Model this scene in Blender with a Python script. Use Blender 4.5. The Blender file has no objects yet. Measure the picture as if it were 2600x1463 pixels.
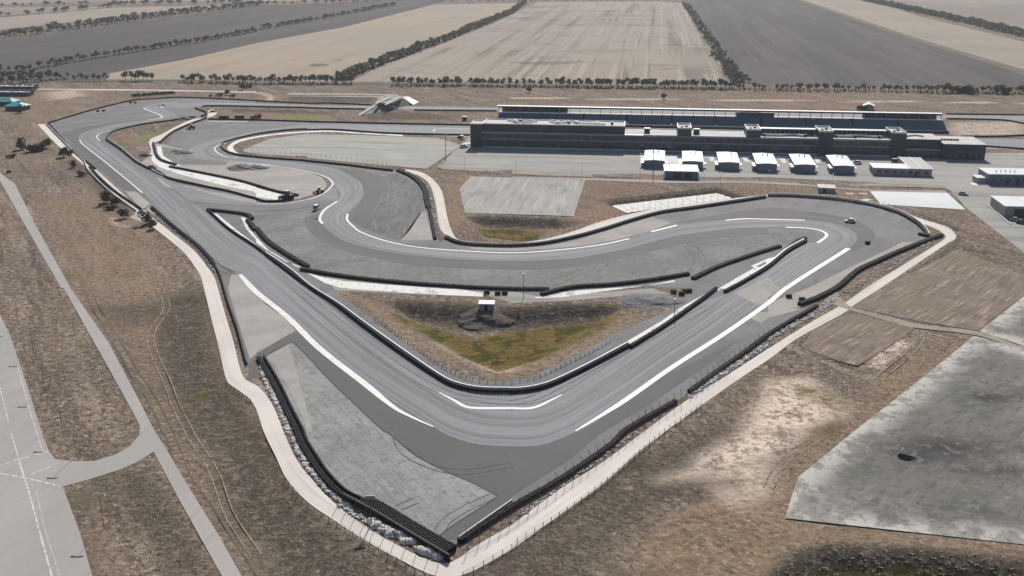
import bpy, bmesh, math, random
import numpy as np
from mathutils import Vector
from mathutils.geometry import tessellate_polygon
sc = bpy.context.scene
R = math.radians
rng = random.Random(7); nr = np.random.RandomState(5)

# ------------------------------------------------------------------ camera, world, sun, exposure
CX, CY, YH, FP, CAMH = 1300.0, 731.5, -130.0, 2600.0, 110.0
TH = math.atan((CY - YH) / FP)
cam = bpy.data.objects.new('camera', bpy.data.cameras.new('camera'))
sc.collection.objects.link(cam); sc.camera = cam
cam.location = (0, 0, CAMH); cam.rotation_euler = (math.pi / 2 - TH, 0, 0)
cam.data.sensor_width = 36; cam.data.lens = 36.0 * FP / 2600.0
cam.data.clip_end = 40000; cam.data.clip_start = 1
SUN_EL, SUN_X = R(36), 0.13          # sun stands behind the far side of the circuit, a little to the right
w = bpy.data.worlds.new('World'); sc.world = w; w.use_nodes = True
nt = w.node_tree; sky = nt.nodes.new('ShaderNodeTexSky'); sky.sky_type = 'NISHITA'; sky.sun_disc = False
sky.sun_elevation = SUN_EL; sky.sun_rotation = math.atan2(SUN_X, 1.0); sky.air_density = 1.0; sky.dust_density = 1.5
bg = nt.nodes['Background']; bg.inputs[1].default_value = 0.065
nt.links.new(sky.outputs[0], bg.inputs[0])
sl = bpy.data.lights.new('sun', 'SUN'); sl.energy = 4.7; sl.angle = R(0.5); sl.color = (1.0, 0.945, 0.87)
so = bpy.data.objects.new('sun', sl); sc.collection.objects.link(so)
so.rotation_euler = Vector((-SUN_X, -1.0, -math.tan(SUN_EL) * math.hypot(1, SUN_X))).to_track_quat('-Z', 'Y').to_euler()
sc.view_settings.view_transform = 'Standard'; sc.view_settings.look = 'None'
sc.view_settings.exposure = 0.08; sc.view_settings.gamma = 1.0

# ------------------------------------------------------------------ photo point -> place on the ground
TILES = {'A': (80, 230, 6.44), 'B': (380, 240, 6.44), 'C': (780, 230, 5.152), 'D': (1180, 250, 5.152),
         'E': (1660, 280, 5.724), 'F': (2100, 280, 5.152), 's': (0, 0, 1.0)}
for r_ in range(4):
    for c_ in range(4):
        TILES['%d%d' % (r_, c_)] = (650 * c_, [0, 366, 732, 1097][r_], 3.958)
def P(s):
    out = []; t = TILES['s']
    for k in s.split():
        if ',' in k:
            a, b = k.split(','); out.append((t[0] + float(a) / t[2], t[1] + float(b) / t[2]))
        else: t = TILES[k]
    return out
ct, st = math.cos(TH), math.sin(TH)
def gp(x, y, z=0.0):
    dz = -(y - CY); Yd = FP * ct + dz * st; Zd = -FP * st + dz * ct
    t = (z - CAMH) / Zd
    return Vector(((x - CX) * t, Yd * t, z))
def G(s, z=0.0):
    return [gp(x, y, z) for x, y in (P(s) if isinstance(s, str) else s)]
def py_of(X, Y, Z):
    dz = Z - CAMH; f = Y * ct - dz * st; u = Y * st + dz * ct
    return CX + FP * X / f, CY - FP * u / f
def height_at(bx, by, ty):
    p = gp(bx, by); lo, hi = 0.0, 90.0
    for _ in range(40):
        m = (lo + hi) / 2
        if py_of(p.x, p.y, m)[1] > ty: lo = m
        else: hi = m
    return lo
def smooth(pts, n=6):
    if len(pts) < 3: return [Vector(p) for p in pts]
    out = []; L = len(pts)
    for i in range(L - 1):
        p0 = pts[max(i - 1, 0)]; p1 = pts[i]; p2 = pts[i + 1]; p3 = pts[min(i + 2, L - 1)]
        d1 = max((p2 - p1).length, 1e-6)
        m1 = (p2 - p0) / max((p1 - p0).length + d1, 1e-6) * d1 if i > 0 else (p2 - p1)
        m2 = (p3 - p1) / max((p3 - p2).length + d1, 1e-6) * d1 if i < L - 2 else (p2 - p1)
        for k in range(n):
            t = k / n
            out.append((2*t**3-3*t*t+1)*p1 + (t**3-2*t*t+t)*m1 + (-2*t**3+3*t*t)*p2 + (t**3-t*t)*m2)
    out.append(Vector(pts[-1])); return out
def resample(pts, step=None, n=None):
    d = [0.0]
    for a, b in zip(pts, pts[1:]): d.append(d[-1] + (b - a).length)
    L = d[-1]
    if n is None: n = max(2, int(round(L / step)) + 1)
    arr = np.array([list(p) for p in pts]); q = np.linspace(0, L, n)
    o = np.stack([np.interp(q, d, arr[:, k]) for k in range(3)], 1)
    return [Vector(p) for p in o], L
def normals2(pts):
    out = []
    for i in range(len(pts)):
        a = pts[max(i - 1, 0)]; b = pts[min(i + 1, len(pts) - 1)]
        t = (b - a); t.z = 0; t.normalize(); out.append(Vector((-t.y, t.x, 0)))
    return out

# ------------------------------------------------------------------ object helpers
def link(name, me, mat=None, parent=None):
    o = bpy.data.objects.new(name, me); sc.collection.objects.link(o)
    if mat is not None and me is not None:
        for m in (mat if isinstance(mat, (list, tuple)) else [mat]): me.materials.append(m)
    if parent is not None: o.parent = parent
    return o
def mesh(name, v, f, uv=None, mi=None, sm=False):
    me = bpy.data.meshes.new(name); me.from_pydata([tuple(p) for p in v], [], f)
    if uv is not None:
        l = me.uv_layers.new(name='uv'); flat = []
        for face in f:
            for i in face: flat += [uv[i][0], uv[i][1]]
        l.data.foreach_set('uv', flat)
    if mi is not None: me.polygons.foreach_set('material_index', mi)
    if sm: me.polygons.foreach_set('use_smooth', [True] * len(me.polygons))
    me.update(); return me
def tag(o, label=None, cat=None, group=None, kind=None):
    if label: o['label'] = label
    if cat: o['category'] = cat
    if group: o['group'] = group
    if kind: o['kind'] = kind
    return o
def thing(name, label, cat, loc=(0, 0, 0), rz=0, group=None):
    o = bpy.data.objects.new(name, None); sc.collection.objects.link(o)
    o.location = loc; o.rotation_euler = (0, 0, rz); o.empty_display_size = 0.5
    return tag(o, label, cat, group)
def copy_tree(src, kids, loc, rz, label=None, scale=None):
    o = src.copy(); sc.collection.objects.link(o); o.location = loc; o.rotation_euler = (0, 0, rz)
    if scale is not None: o.scale = scale
    if label: o['label'] = label
    for k, subs in kids:
        c = k.copy(); sc.collection.objects.link(c); c.parent = o
        for s_ in subs:
            d = s_.copy(); sc.collection.objects.link(d); d.parent = c
    return o
class MB:
    def __init__(s): s.v = []; s.f = []; s.mi = []
    def quad(s, a, b, c, d, m=0):
        n = len(s.v); s.v += [tuple(a), tuple(b), tuple(c), tuple(d)]; s.f.append((n, n+1, n+2, n+3)); s.mi.append(m)
    def hexa(s, p, m=0):      # p: 4 bottom then 4 top, ccw from above
        n = len(s.v); s.v += [tuple(q) for q in p]
        for f in ((3,2,1,0),(4,5,6,7),(0,1,5,4),(1,2,6,5),(2,3,7,6),(3,0,4,7)):
            s.f.append(tuple(n + i for i in f)); s.mi.append(m)
    def box(s, x0, y0, z0, x1, y1, z1, m=0):
        s.hexa([(x0,y0,z0),(x1,y0,z0),(x1,y1,z0),(x0,y1,z0),(x0,y0,z1),(x1,y0,z1),(x1,y1,z1),(x0,y1,z1)], m)
    def cyl(s, a, b, r0, r1=None, n=8, m=0, cap=True):
        a = Vector(a); b = Vector(b); r1 = r0 if r1 is None else r1
        d = (b - a).normalized(); u = d.orthogonal().normalized(); w_ = d.cross(u)
        k = len(s.v)
        for q, r in ((a, r0), (b, r1)):
            for i in range(n):
                t = 2 * math.pi * i / n; s.v.append(tuple(q + (u * math.cos(t) + w_ * math.sin(t)) * r))
        for i in range(n):
            j = (i + 1) % n; s.f.append((k+i, k+j, k+n+j, k+n+i)); s.mi.append(m)
        if cap:
            s.f.append(tuple(k + i for i in reversed(range(n)))); s.mi.append(m)
            s.f.append(tuple(k + n + i for i in range(n))); s.mi.append(m)
    def obj(s, name, mat, parent=None, sm=False):
        return link(name, mesh(name, s.v, s.f, mi=s.mi, sm=sm), mat, parent)

# ------------------------------------------------------------------ materials
def mat_base(name, rough=0.9, spec=0.3):
    m = bpy.data.materials.new(name); m.use_nodes = True
    b = m.node_tree.nodes['Principled BSDF']; b.inputs['Roughness'].default_value = rough
    b.inputs['Specular IOR Level'].default_value = spec
    return m, m.node_tree, b
def lay(name, base, layers=(), rough=0.92, bump=0.0, bscale=3.0, spec=0.25, attrs=None):
    """base colour, then layers: dict(s=scale, c=colour, lo, hi, f=strength, st=(sx,sy), rot=deg, uv=bool, d=detail, a=(attribute, channel))"""
    m, t, b = mat_base(name, rough, spec); N = t.nodes; Lk = t.links
    tc = N.new('ShaderNodeTexCoord')
    cur = N.new('ShaderNodeRGB'); cur.outputs[0].default_value = (*base, 1); cur = cur.outputs[0]
    def noise(d):
        mp = N.new('ShaderNodeMapping'); Lk.new(tc.outputs['UV' if d.get('uv') else 'Object'], mp.inputs[0])
        stx = d.get('st', (1, 1)); mp.vector_type = 'TEXTURE' if False else 'POINT'
        r = N.new('ShaderNodeVectorRotate'); r.rotation_type = 'Z_AXIS'; r.inputs['Angle'].default_value = R(d.get('rot', 0))
        Lk.new(tc.outputs['UV' if d.get('uv') else 'Object'], r.inputs[0]); Lk.new(r.outputs[0], mp.inputs[0])
        mp.inputs['Scale'].default_value = (stx[0], stx[1], 1); mp.inputs['Location'].default_value = (d.get('off', 0), 3.7, 0)
        if d.get('t') == 'voro':
            n = N.new('ShaderNodeTexVoronoi'); n.inputs['Scale'].default_value = d['s']; Lk.new(mp.outputs[0], n.inputs['Vector']); return n.outputs['Distance']
        if d.get('t') == 'wave':
            n = N.new('ShaderNodeTexWave'); n.inputs['Scale'].default_value = d['s']; n.inputs['Distortion'].default_value = d.get('dist', 3)
            n.inputs['Detail'].default_value = 3; n.inputs['Detail Scale'].default_value = d.get('ds', 1); n.bands_direction = d.get('dir', 'X')
            Lk.new(mp.outputs[0], n.inputs['Vector']); return n.outputs['Fac']
        n = N.new('ShaderNodeTexNoise'); n.noise_dimensions = '2D' if not d.get('d3') else '3D'; n.inputs['Scale'].default_value = d['s']
        n.inputs['Detail'].default_value = d.get('d', 4); n.inputs['Roughness'].default_value = d.get('r', 0.6)
        Lk.new(mp.outputs[0], n.inputs['Vector']); return n.outputs['Fac']
    for d in layers:
        if 's' in d:
            mr = N.new('ShaderNodeMapRange'); mr.interpolation_type = 'SMOOTHSTEP'
            mr.inputs['From Min'].default_value = d['lo']; mr.inputs['From Max'].default_value = d['hi']
            mr.inputs['To Max'].default_value = d.get('f', 1.0)
            Lk.new(noise(d), mr.inputs['Value']); fac = mr.outputs[0]
        else:
            v = N.new('ShaderNodeValue'); v.outputs[0].default_value = d.get('f', 1.0); fac = v.outputs[0]
        if 'a' in d:
            at = N.new('ShaderNodeAttribute'); at.attribute_name = d['a'][0]
            sp = N.new('ShaderNodeSeparateColor'); Lk.new(at.outputs['Color'], sp.inputs[0])
            mu = N.new('ShaderNodeMath'); mu.operation = 'MULTIPLY'; Lk.new(fac, mu.inputs[0]); Lk.new(sp.outputs[d['a'][1]], mu.inputs[1]); fac = mu.outputs[0]
        mx = N.new('ShaderNodeMix'); mx.data_type = 'RGBA'; mx.inputs[7].default_value = (*d['c'], 1)
        Lk.new(fac, mx.inputs[0]); Lk.new(cur, mx.inputs[6]); cur = mx.outputs[2]
    Lk.new(cur, b.inputs['Base Color'])
    if bump:
        n = N.new('ShaderNodeTexNoise'); n.inputs['Scale'].default_value = bscale; n.inputs['Detail'].default_value = 5
        Lk.new(tc.outputs['Object'], n.inputs['Vector'])
        bp = N.new('ShaderNodeBump'); bp.inputs['Distance'].default_value = bump; bp.inputs['Strength'].default_value = 1
        Lk.new(n.outputs['Fac'], bp.inputs['Height']); Lk.new(bp.outputs[0], b.inputs['Normal'])
    return m
def leafmat(name, c1, c2, c3):
    m, t, b = mat_base(name, 0.8, 0.2); N = t.nodes; Lk = t.links
    oi = N.new('ShaderNodeObjectInfo'); ge = N.new('ShaderNodeNewGeometry')
    mx = N.new('ShaderNodeMix'); mx.data_type = 'RGBA'; mx.inputs[6].default_value = (*c1, 1); mx.inputs[7].default_value = (*c2, 1)
    Lk.new(oi.outputs['Random'], mx.inputs[0])
    m2 = N.new('ShaderNodeMix'); m2.data_type = 'RGBA'; m2.inputs[7].default_value = (*c3, 1)
    mr = N.new('ShaderNodeMath'); mr.operation = 'MULTIPLY'; mr.inputs[1].default_value = 0.7; Lk.new(ge.outputs['Random Per Island'], mr.inputs[0])
    Lk.new(mr.outputs[0], m2.inputs[0]); Lk.new(mx.outputs[2], m2.inputs[6]); Lk.new(m2.outputs[2], b.inputs['Base Color'])
    return m
ROWDIR = -7.7
M = {}
# soil and dry scrub; masks: mA = (tan earth, green, pale clay)  mB = (dark scrub and painted slope shade, reddish earth, bright moss)
M['ground'] = lay('dry_steppe', (0.22, 0.168, 0.136), [
    dict(s=0.012, c=(0.190, 0.145, 0.125), lo=.42, hi=.62, d=6),
    dict(s=0.04, c=(0.29, 0.215, 0.155), lo=.48, hi=.68, d=6, f=.75),
    dict(s=0.16, c=(0.34, 0.28, 0.22), lo=.50, hi=.64, st=(1, .14), rot=-30, d=7, f=.7, r=.75),
    dict(s=0.14, c=(0.115, 0.09, 0.078), lo=.50, hi=.64, st=(1, .10), rot=-30, d=7, f=.8, r=.75, off=33),
    dict(s=0.55, c=(0.070, 0.058, 0.046), lo=.50, hi=.60, d=5, f=.85, r=.75),
    dict(s=0.6, c=(0.46, 0.385, 0.31), lo=.55, hi=.65, d=5, f=.75, r=.75, off=12),
    dict(s=0.05, c=(0.13, 0.12, 0.075), lo=.55, hi=.70, d=7, f=.75, off=40),
    dict(s=0.2, c=(0.285, 0.205, 0.14), lo=.30, hi=.56, st=(1, .25), rot=-28, f=.85, a=('mA', 0), d=7, r=.75),
    dict(s=0.5, c=(0.135, 0.095, 0.065), lo=.49, hi=.60, f=.85, a=('mA', 0), d=6, r=.8, off=9),
    dict(s=0.6, c=(0.46, 0.38, 0.28), lo=.56, hi=.66, f=.7, a=('mA', 0), d=6, r=.8, off=29),
    dict(s=0.2, c=(0.27, 0.165, 0.115), lo=.30, hi=.60, f=.85, a=('mB', 1), d=6),
    dict(s=0.3, c=(0.070, 0.060, 0.048), lo=.20, hi=.56, f=1., a=('mB', 0), d=7, r=.75),
    dict(s=0.6, c=(0.25, 0.205, 0.17), lo=.55, hi=.66, f=.85, a=('mB', 0), d=6, r=.8, st=(1, .4), rot=30),
    dict(s=0.15, c=(0.74, 0.62, 0.51), lo=.32, hi=.50, f=1., a=('mA', 2), d=9, r=.8),
    dict(s=0.45, c=(0.22, 0.16, 0.12), lo=.50, hi=.58, f=.9, a=('mA', 2), d=8, r=.8, off=5),
    dict(s=0.3, c=(0.145, 0.112, 0.034), lo=.15, hi=.45, f=1., a=('mA', 1), d=6),
    dict(s=0.12, c=(0.062, 0.064, 0.020), lo=.45, hi=.58, f=.95, a=('mA', 1), d=7, off=12),
    dict(s=0.2, c=(0.22, 0.13, 0.045), lo=.54, hi=.65, f=.8, a=('mA', 1), d=7, off=21),
    dict(s=0.6, c=(0.035, 0.035, 0.014), lo=.52, hi=.62, f=.8, a=('mA', 1), d=6, off=27, r=.8),
    dict(s=0.3, c=(0.20, 0.235, 0.07), lo=.25, hi=.6, f=1., a=('mB', 2), d=5),
    ], rough=1, bump=0.4, bscale=.7, spec=0.05)
def asphalt(name, c, k=1.0, extra=(), uv=False):
    l = [dict(s=0.03, c=tuple(x * 1.18 for x in c), lo=.4, hi=.7, f=.6, d=5), dict(s=0.35, c=tuple(x * .82 for x in c), lo=.5, hi=.75, f=.5, d=6)]
    return lay(name, c, l + list(extra), rough=0.85, spec=0.3)
# u runs along the track in metres, v across in metres
def streaks(c, hi_c, rub):
    return [dict(s=0.6, c=hi_c, lo=.45, hi=.7, f=.7, uv=True, st=(.012, .5), d=4),
            dict(s=1.0, c=rub, lo=.5, hi=.66, f=.75, uv=True, st=(.006, .9), d=5, off=7),
            dict(s=.25, c=rub, lo=.50, hi=.68, f=.55, uv=True, st=(.02, .9), d=6, off=50), dict(s=1.0, c=rub, lo=.62, hi=.66, f=.5, uv=True, st=(.006, 2.4), d=3, off=31),
            dict(s=0.9, c=hi_c, lo=.64, hi=.69, f=.4, uv=True, st=(.008, 1.8), d=3, off=77)]
cr = (0.215, 0.222, 0.240)
M['track'] = asphalt('track_asphalt', cr, extra=streaks(cr, (0.275, 0.283, 0.30), (0.120, 0.124, 0.134)))
M['runoff'] = asphalt('runoff_asphalt', (0.140, 0.140, 0.148), extra=[dict(s=0.05, c=(0.175, 0.175, 0.178), lo=.45, hi=.62, f=.85, d=7), dict(s=0.1, c=(0.095, 0.095, 0.10), lo=.52, hi=.66, f=.6, d=7, off=7, st=(1, .3), rot=30), dict(s=.6, c=(.21, .21, .205), lo=.58, hi=.66, f=.4, d=5)])
M['darkasph'] = asphalt('dark_asphalt', (0.100, 0.100, 0.096), extra=[
    dict(s=.5, c=(.14, .137, .13), lo=.5, hi=.62, f=.6, uv=True, st=(.02, 1.5), d=4)])
def gravel(name, c, extra=()):
    k = lambda q: tuple(x * q for x in c)
    return lay(name, c, [dict(s=.04, c=k(1.22), lo=.42, hi=.62, d=7, f=.85), dict(s=.06, c=k(.84), lo=.5, hi=.7, d=5, f=.8, off=3), dict(s=.1, c=k(.8), lo=.52, hi=.68, st=(1, .2), rot=35, d=5, f=.5),
         dict(s=.5, c=k(.6), lo=.52, hi=.64, d=5, f=.6, r=.75), dict(s=.5, c=k(1.45), lo=.56, hi=.66, d=5, f=.5, r=.75, off=8)] + list(extra), rough=1, bump=.12, bscale=1.2, spec=.05)
M['gravel'] = gravel('gravel_bed', (0.225, 0.228, 0.222))
M['gravel_raked'] = gravel('raked_gravel_bed', (0.285, 0.29, 0.285), [
    dict(s=1.3, c=(.19, .192, .195), lo=.52, hi=.64, f=.5, st=(1, .05), rot=-31, d=5, r=.65),
    dict(s=1.3, c=(.37, .37, .365), lo=.54, hi=.68, f=.5, st=(1, .06), rot=-26, d=5, r=.65, off=17),
    dict(s=.9, c=(.22, .22, .22), lo=.60, hi=.68, f=.2, st=(1, .07), rot=60, d=4, off=50)])
M['gravel_arc'] = gravel('tracked_gravel_bed', (0.195, 0.20, 0.202), [
    dict(s=.6, c=(.15, .152, .155), lo=.5, hi=.64, f=.6, st=(1, .08), rot=8, d=5), dict(s=.6, c=(.30, .30, .305), lo=.55, hi=.68, f=.5, st=(1, .08), rot=-5, d=5, off=8)])
M['palepad'] = lay('pale_concrete_pad', (0.40, 0.375, 0.355), [
    dict(s=.06, c=(.34, .32, .30), lo=.4, hi=.65, d=6), dict(s=.25, c=(.47, .445, .42), lo=.55, hi=.75, d=6, f=.6),
    dict(s=.35, c=(.30, .28, .265), lo=.6, hi=.68, st=(1, .12), rot=40, f=.5, d=5)], spec=.1)
M['service'] = lay('pale_service_road', (0.70, 0.65, 0.60), [
    dict(s=.05, c=(.63, .585, .54), lo=.4, hi=.65, d=5), dict(s=.7, c=(.50, .465, .43), lo=.55, hi=.68, uv=True, st=(.02, .8), d=5, f=.6),
    dict(s=.8, c=(.78, .74, .69), lo=.55, hi=.7, uv=True, st=(.015, 1.), d=5, f=.6, off=4)], spec=.1)
M['whitegravel'] = lay('white_crushed_stone', (0.80, 0.79, 0.76), [
    dict(s=.5, c=(.50, .49, .47), lo=.52, hi=.68, d=6, f=.7), dict(s=.12, c=(.42, .40, .37), lo=.6, hi=.68, d=6, f=.8)], rough=1, bump=.15, bscale=1.5)
M['oldconc'] = lay('old_road_concrete', (0.36, 0.345, 0.33), [
    dict(s=.02, c=(.40, .375, .365), lo=.4, hi=.6, d=5), dict(s=.25, c=(.30, .29, .275), lo=.55, hi=.75, d=5, f=.5, st=(1, .12), rot=18),
    dict(s=1.2, c=(.29, .28, .27), lo=.58, hi=.7, d=4, f=.4)])
M['paddock'] = lay('paddock_paving', (0.30, 0.295, 0.28), [
    dict(s=.02, c=(.345, .335, .315), lo=.4, hi=.62, d=5), dict(s=.12, c=(.225, .22, .215), lo=.5, hi=.64, st=(.07, 1), rot=7, d=6, f=.8),
    dict(s=.25, c=(.38, .37, .35), lo=.62, hi=.7, st=(.08, 1), rot=7, d=4, f=.5)])
M['lot'] = lay('light_gravel_lot', (0.375, 0.375, 0.345), [
    dict(s=.03, c=(.42, .41, .38), lo=.4, hi=.6, d=5), dict(s=.10, c=(.27, .265, .245), lo=.50, hi=.66, st=(.1, 1), rot=7, d=7, f=.75), dict(s=.25, c=(.47, .46, .43), lo=.56, hi=.66, st=(.15, 1), rot=20, d=6, f=.6)], rough=1, spec=.05)
M['lot2'] = lay('streaked_gravel_lot', (0.385, 0.375, 0.355), [
    dict(s=.35, c=(.47, .455, .43), lo=.5, hi=.62, st=(1, .07), rot=8, d=6, f=.85), dict(s=.35, c=(.27, .265, .255), lo=.52, hi=.64, st=(1, .1), rot=8, d=5, f=.6, off=9),
    dict(s=.03, c=(.27, .28, .27), lo=.62, hi=.75, d=6, f=.6)], rough=1, spec=.05)
M['tiles'] = lay('white_basin_tiles', (0.80, 0.79, 0.76), [dict(s=.3, c=(.62, .60, .57), lo=.5, hi=.68, d=6, f=.8), dict(s=.7, c=(.40, .38, .36), lo=.62, hi=.7, d=5, f=.7)])
M['joint'] = lay('stained_joint', (0.50, 0.48, 0.46), [dict(s=.4, c=(.74, .72, .70), lo=.42, hi=.55, d=6)])
M['slabwhite'] = lay('fresh_white_slab', (0.70, 0.72, 0.73), [dict(s=.05, c=(.62, .65, .66), lo=.4, hi=.65, st=(.3, 1), d=5)])
M['oldslab'] = lay('weathered_slab', (0.33, 0.315, 0.29), [
    dict(s=.05, c=(.180, .172, .158), lo=.22, hi=.50, d=9, r=.75, a=('mC', 0), off=3), dict(s=.05, c=(.085, .083, .076), lo=.50, hi=.66, d=9, r=.75, a=('mC', 0), off=30, f=.8),
    dict(s=.3, c=(.32, .315, .295), lo=.54, hi=.66, st=(1, .25), rot=44, d=9, f=.6, r=.85), dict(s=.5, c=(.09, .088, .08), lo=.53, hi=.60, st=(1, .22), rot=44, d=9, f=.75, r=.85, a=('mC', 0)), dict(s=.5, c=(.10, .098, .09), lo=.55, hi=.61, st=(1, .2), rot=104, d=9, f=.6, r=.85, a=('mC', 0), off=44),
    dict(s=.5, c=(.12, .12, .11), lo=.54, hi=.63, d=7, f=.7, r=.8), dict(s=.06, c=(.045, .041, .046), lo=.15, hi=.5, d=8, f=.95, a=('mC', 1)),
    dict(s=.06, c=(.135, .138, .112), lo=.52, hi=.64, d=8, f=.7, a=('mC', 0), off=60), dict(s=.12, c=(.54, .525, .49), lo=.44, hi=.54, f=.9, a=('mC', 2), d=9, r=.75),
    dict(s=.3, c=(.20, .195, .18), lo=.56, hi=.64, d=7, f=.6, off=70)], rough=1)
M['paint'] = lay('white_kerb_paint', (0.74, 0.74, 0.72), [dict(s=.3, c=(.52, .52, .50), lo=.48, hi=.68, d=7, f=.8, r=.75)], rough=.6)
M['markings'] = lay('worn_road_paint', (0.66, 0.65, 0.63), [dict(s=.8, c=(.40, .385, .37), lo=.45, hi=.6, d=5)], rough=.8)
M['dirt'] = lay('trodden_earth', (0.33, 0.285, 0.235), [dict(s=.15, c=(.25, .21, .175), lo=.45, hi=.65, d=6), dict(s=.6, c=(.42, .37, .31), lo=.55, hi=.7, d=6, f=.7)], rough=1)
M['reddirt'] = lay('ploughed_red_soil', (0.255, 0.205, 0.17), [
    dict(s=.12, c=(.20, .165, .14), lo=.4, hi=.62, d=6), dict(s=.8, c=(.42, .34, .285), lo=.54, hi=.64, st=(1, .07), rot=42, d=7, f=.85, r=.7), dict(s=.7, c=(.13, .10, .08), lo=.55, hi=.65, st=(1, .07), rot=42, d=7, f=.8, r=.7, off=19),
    dict(s=.3, c=(.13, .12, .085), lo=.58, hi=.7, d=6, f=.5), dict(s=.04, c=(.21, .19, .13), lo=.5, hi=.65, d=5, f=.6)], rough=1, bump=.12, bscale=1.2, spec=.05)
M['field_dark'] = lay('ploughed_dark_field', (0.100, 0.093, 0.093), [
    dict(s=.03, c=(.128, .118, .112), lo=.42, hi=.62, st=(1, .05), rot=-ROWDIR, d=6), dict(s=.012, c=(.12, .105, .108), lo=.45, hi=.65, d=5, f=.8),
    dict(s=.12, c=(.19, .17, .155), lo=.54, hi=.66, st=(1, .012), rot=-ROWDIR, d=5, f=.4)], rough=1, spec=.05)
M['field_dark_slant'] = lay('ploughed_dark_field_across', (0.098, 0.092, 0.093), [
    dict(s=.03, c=(.125, .115, .11), lo=.42, hi=.62, st=(1, .05), rot=8, d=6), dict(s=.01, c=(.12, .105, .108), lo=.45, hi=.65, d=5, f=.8),
    dict(s=.1, c=(.075, .072, .07), lo=.58, hi=.72, st=(1, .03), rot=8, d=4, f=.6)], rough=1, spec=.05)
M['field_tan'] = lay('dry_stubble_field', (0.385, 0.315, 0.245), [
    dict(s=.004, c=(.34, .30, .25), lo=.4, hi=.6, d=5), dict(s=.05, c=(.30, .25, .20), lo=.5, hi=.7, st=(1, .05), rot=10, d=5, f=.6),
    dict(s=.1, c=(.46, .38, .30), lo=.6, hi=.7, st=(1, .05), rot=10, d=4, f=.5)], rough=1, spec=.05)
M['field_pale'] = lay('pale_striped_stubble', (0.325, 0.28, 0.24), [
    dict(s=.06, c=(.20, .165, .14), lo=.50, hi=.62, st=(1, .02), rot=-ROWDIR, d=4, f=.8), dict(s=.16, c=(.46, .41, .35), lo=.52, hi=.64, st=(1, .012), rot=-ROWDIR, d=4, f=.5, off=5),
    dict(s=.012, c=(.15, .14, .12), lo=.54, hi=.68, st=(.5, 1), rot=-ROWDIR, d=7, f=.8, r=.65), dict(s=.005, c=(.34, .32, .27), lo=.45, hi=.6, d=4, f=.6)], rough=1, spec=.05)
M['field_tan2'] = lay('pale_buff_field', (0.355, 0.305, 0.25), [
    dict(s=.006, c=(.31, .28, .235), lo=.4, hi=.6, d=5), dict(s=.03, c=(.28, .245, .205), lo=.5, hi=.7, st=(1, .04), rot=-ROWDIR, d=5, f=.5)], rough=1, spec=.05)
M['field_far'] = lay('far_mauve_field', (0.255, 0.225, 0.20), [dict(s=.006, c=(.31, .27, .23), lo=.4, hi=.6, st=(1, .3), d=5)], rough=1, spec=.05)
M['verge'] = lay('brown_verge', (0.150, 0.135, 0.095), [dict(s=.05, c=(.11, .10, .07), lo=.4, hi=.6, d=5)], rough=1)
M['tyre'] = lay('black_tyre_rubber', (0.014, 0.015, 0.018), [dict(s=.8, c=(.03, .03, .034), lo=.45, hi=.7, d=4, d3=True)], rough=.75, spec=.3)
M['conc'] = lay('cast_concrete', (0.62, 0.61, 0.58), [dict(s=.3, c=(.50, .49, .47), lo=.45, hi=.7, d=5, d3=True)], rough=.85)
M['whitewall'] = lay('white_wall_panel', (0.78, 0.78, 0.78), [dict(s=.2, c=(.66, .67, .68), lo=.5, hi=.75, d=4, d3=True)], rough=.6)
M['facade'] = lay('dark_facade_cladding', (0.025, 0.032, 0.047), [dict(s=.08, c=(.036, .043, .06), lo=.45, hi=.65, d=3, d3=True)], rough=.45, spec=.5)
M['facade2'] = lay('blue_grey_facade_panels', (0.038, 0.053, 0.078), [dict(s=.15, c=(.045, .06, .085), lo=.45, hi=.65, d=3, d3=True)], rough=.4, spec=.5)
M['glass'] = lay('dark_window_glass', (0.025, 0.032, 0.04), [dict(s=.3, c=(.05, .06, .07), lo=.45, hi=.6, d=2, d3=True)], rough=.12, spec=.6)
M['trim'] = lay('pale_metal_trim', (0.62, 0.63, 0.65), rough=.5)
M['roofgrey'] = lay('light_roof_membrane', (0.60, 0.59, 0.57), [dict(s=.12, c=(.50, .49, .48), lo=.45, hi=.65, d=5, d3=True), dict(s=.4, c=(.70, .69, .67), lo=.6, hi=.7, d=4, f=.6, d3=True)])
M['roofwhite'] = lay('white_metal_roof', (0.68, 0.70, 0.73), [dict(s=.25, c=(.58, .60, .64), lo=.5, hi=.7, d=4, st=(1, .1), f=.7), dict(t='wave', s=1.2, c=(.54, .56, .60), lo=.8, hi=1., f=.6, dist=0)], rough=.45)
M['seatblue'] = lay('blue_plastic_seating', (0.115, 0.18, 0.27), [dict(s=.05, c=(.125, .185, .25), lo=.45, hi=.6, d=4, d3=True), dict(s=1.2, c=(.04, .075, .14), lo=.5, hi=.7, d=3, f=.6, d3=True)], rough=.5)
M['metal'] = lay('grey_steel', (0.30, 0.30, 0.31), rough=.5)
M['darkmetal'] = lay('dark_steel', (0.075, 0.075, 0.08), rough=.5)
M['rust'] = lay('rusty_steel', (0.14, 0.10, 0.08), rough=.7)
M['rock'] = lay('rubble_stone', (0.74, 0.72, 0.68), [dict(s=.6, c=(.36, .34, .32), lo=.45, hi=.6, d=5, d3=True)], rough=1)
M['moundgravel'] = gravel('heaped_dark_gravel', (0.135, 0.118, 0.102))
M['heapgrey'] = gravel('heaped_grey_gravel', (0.20, 0.20, 0.205))
M['trail'] = lay('worn_wheel_trail', (0.30, 0.235, 0.18), [dict(s=.3, c=(.15, .12, .095), lo=.46, hi=.54, d=6), dict(s=.6, c=(.40, .33, .26), lo=.5, hi=.65, d=5)], rough=1)
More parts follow.
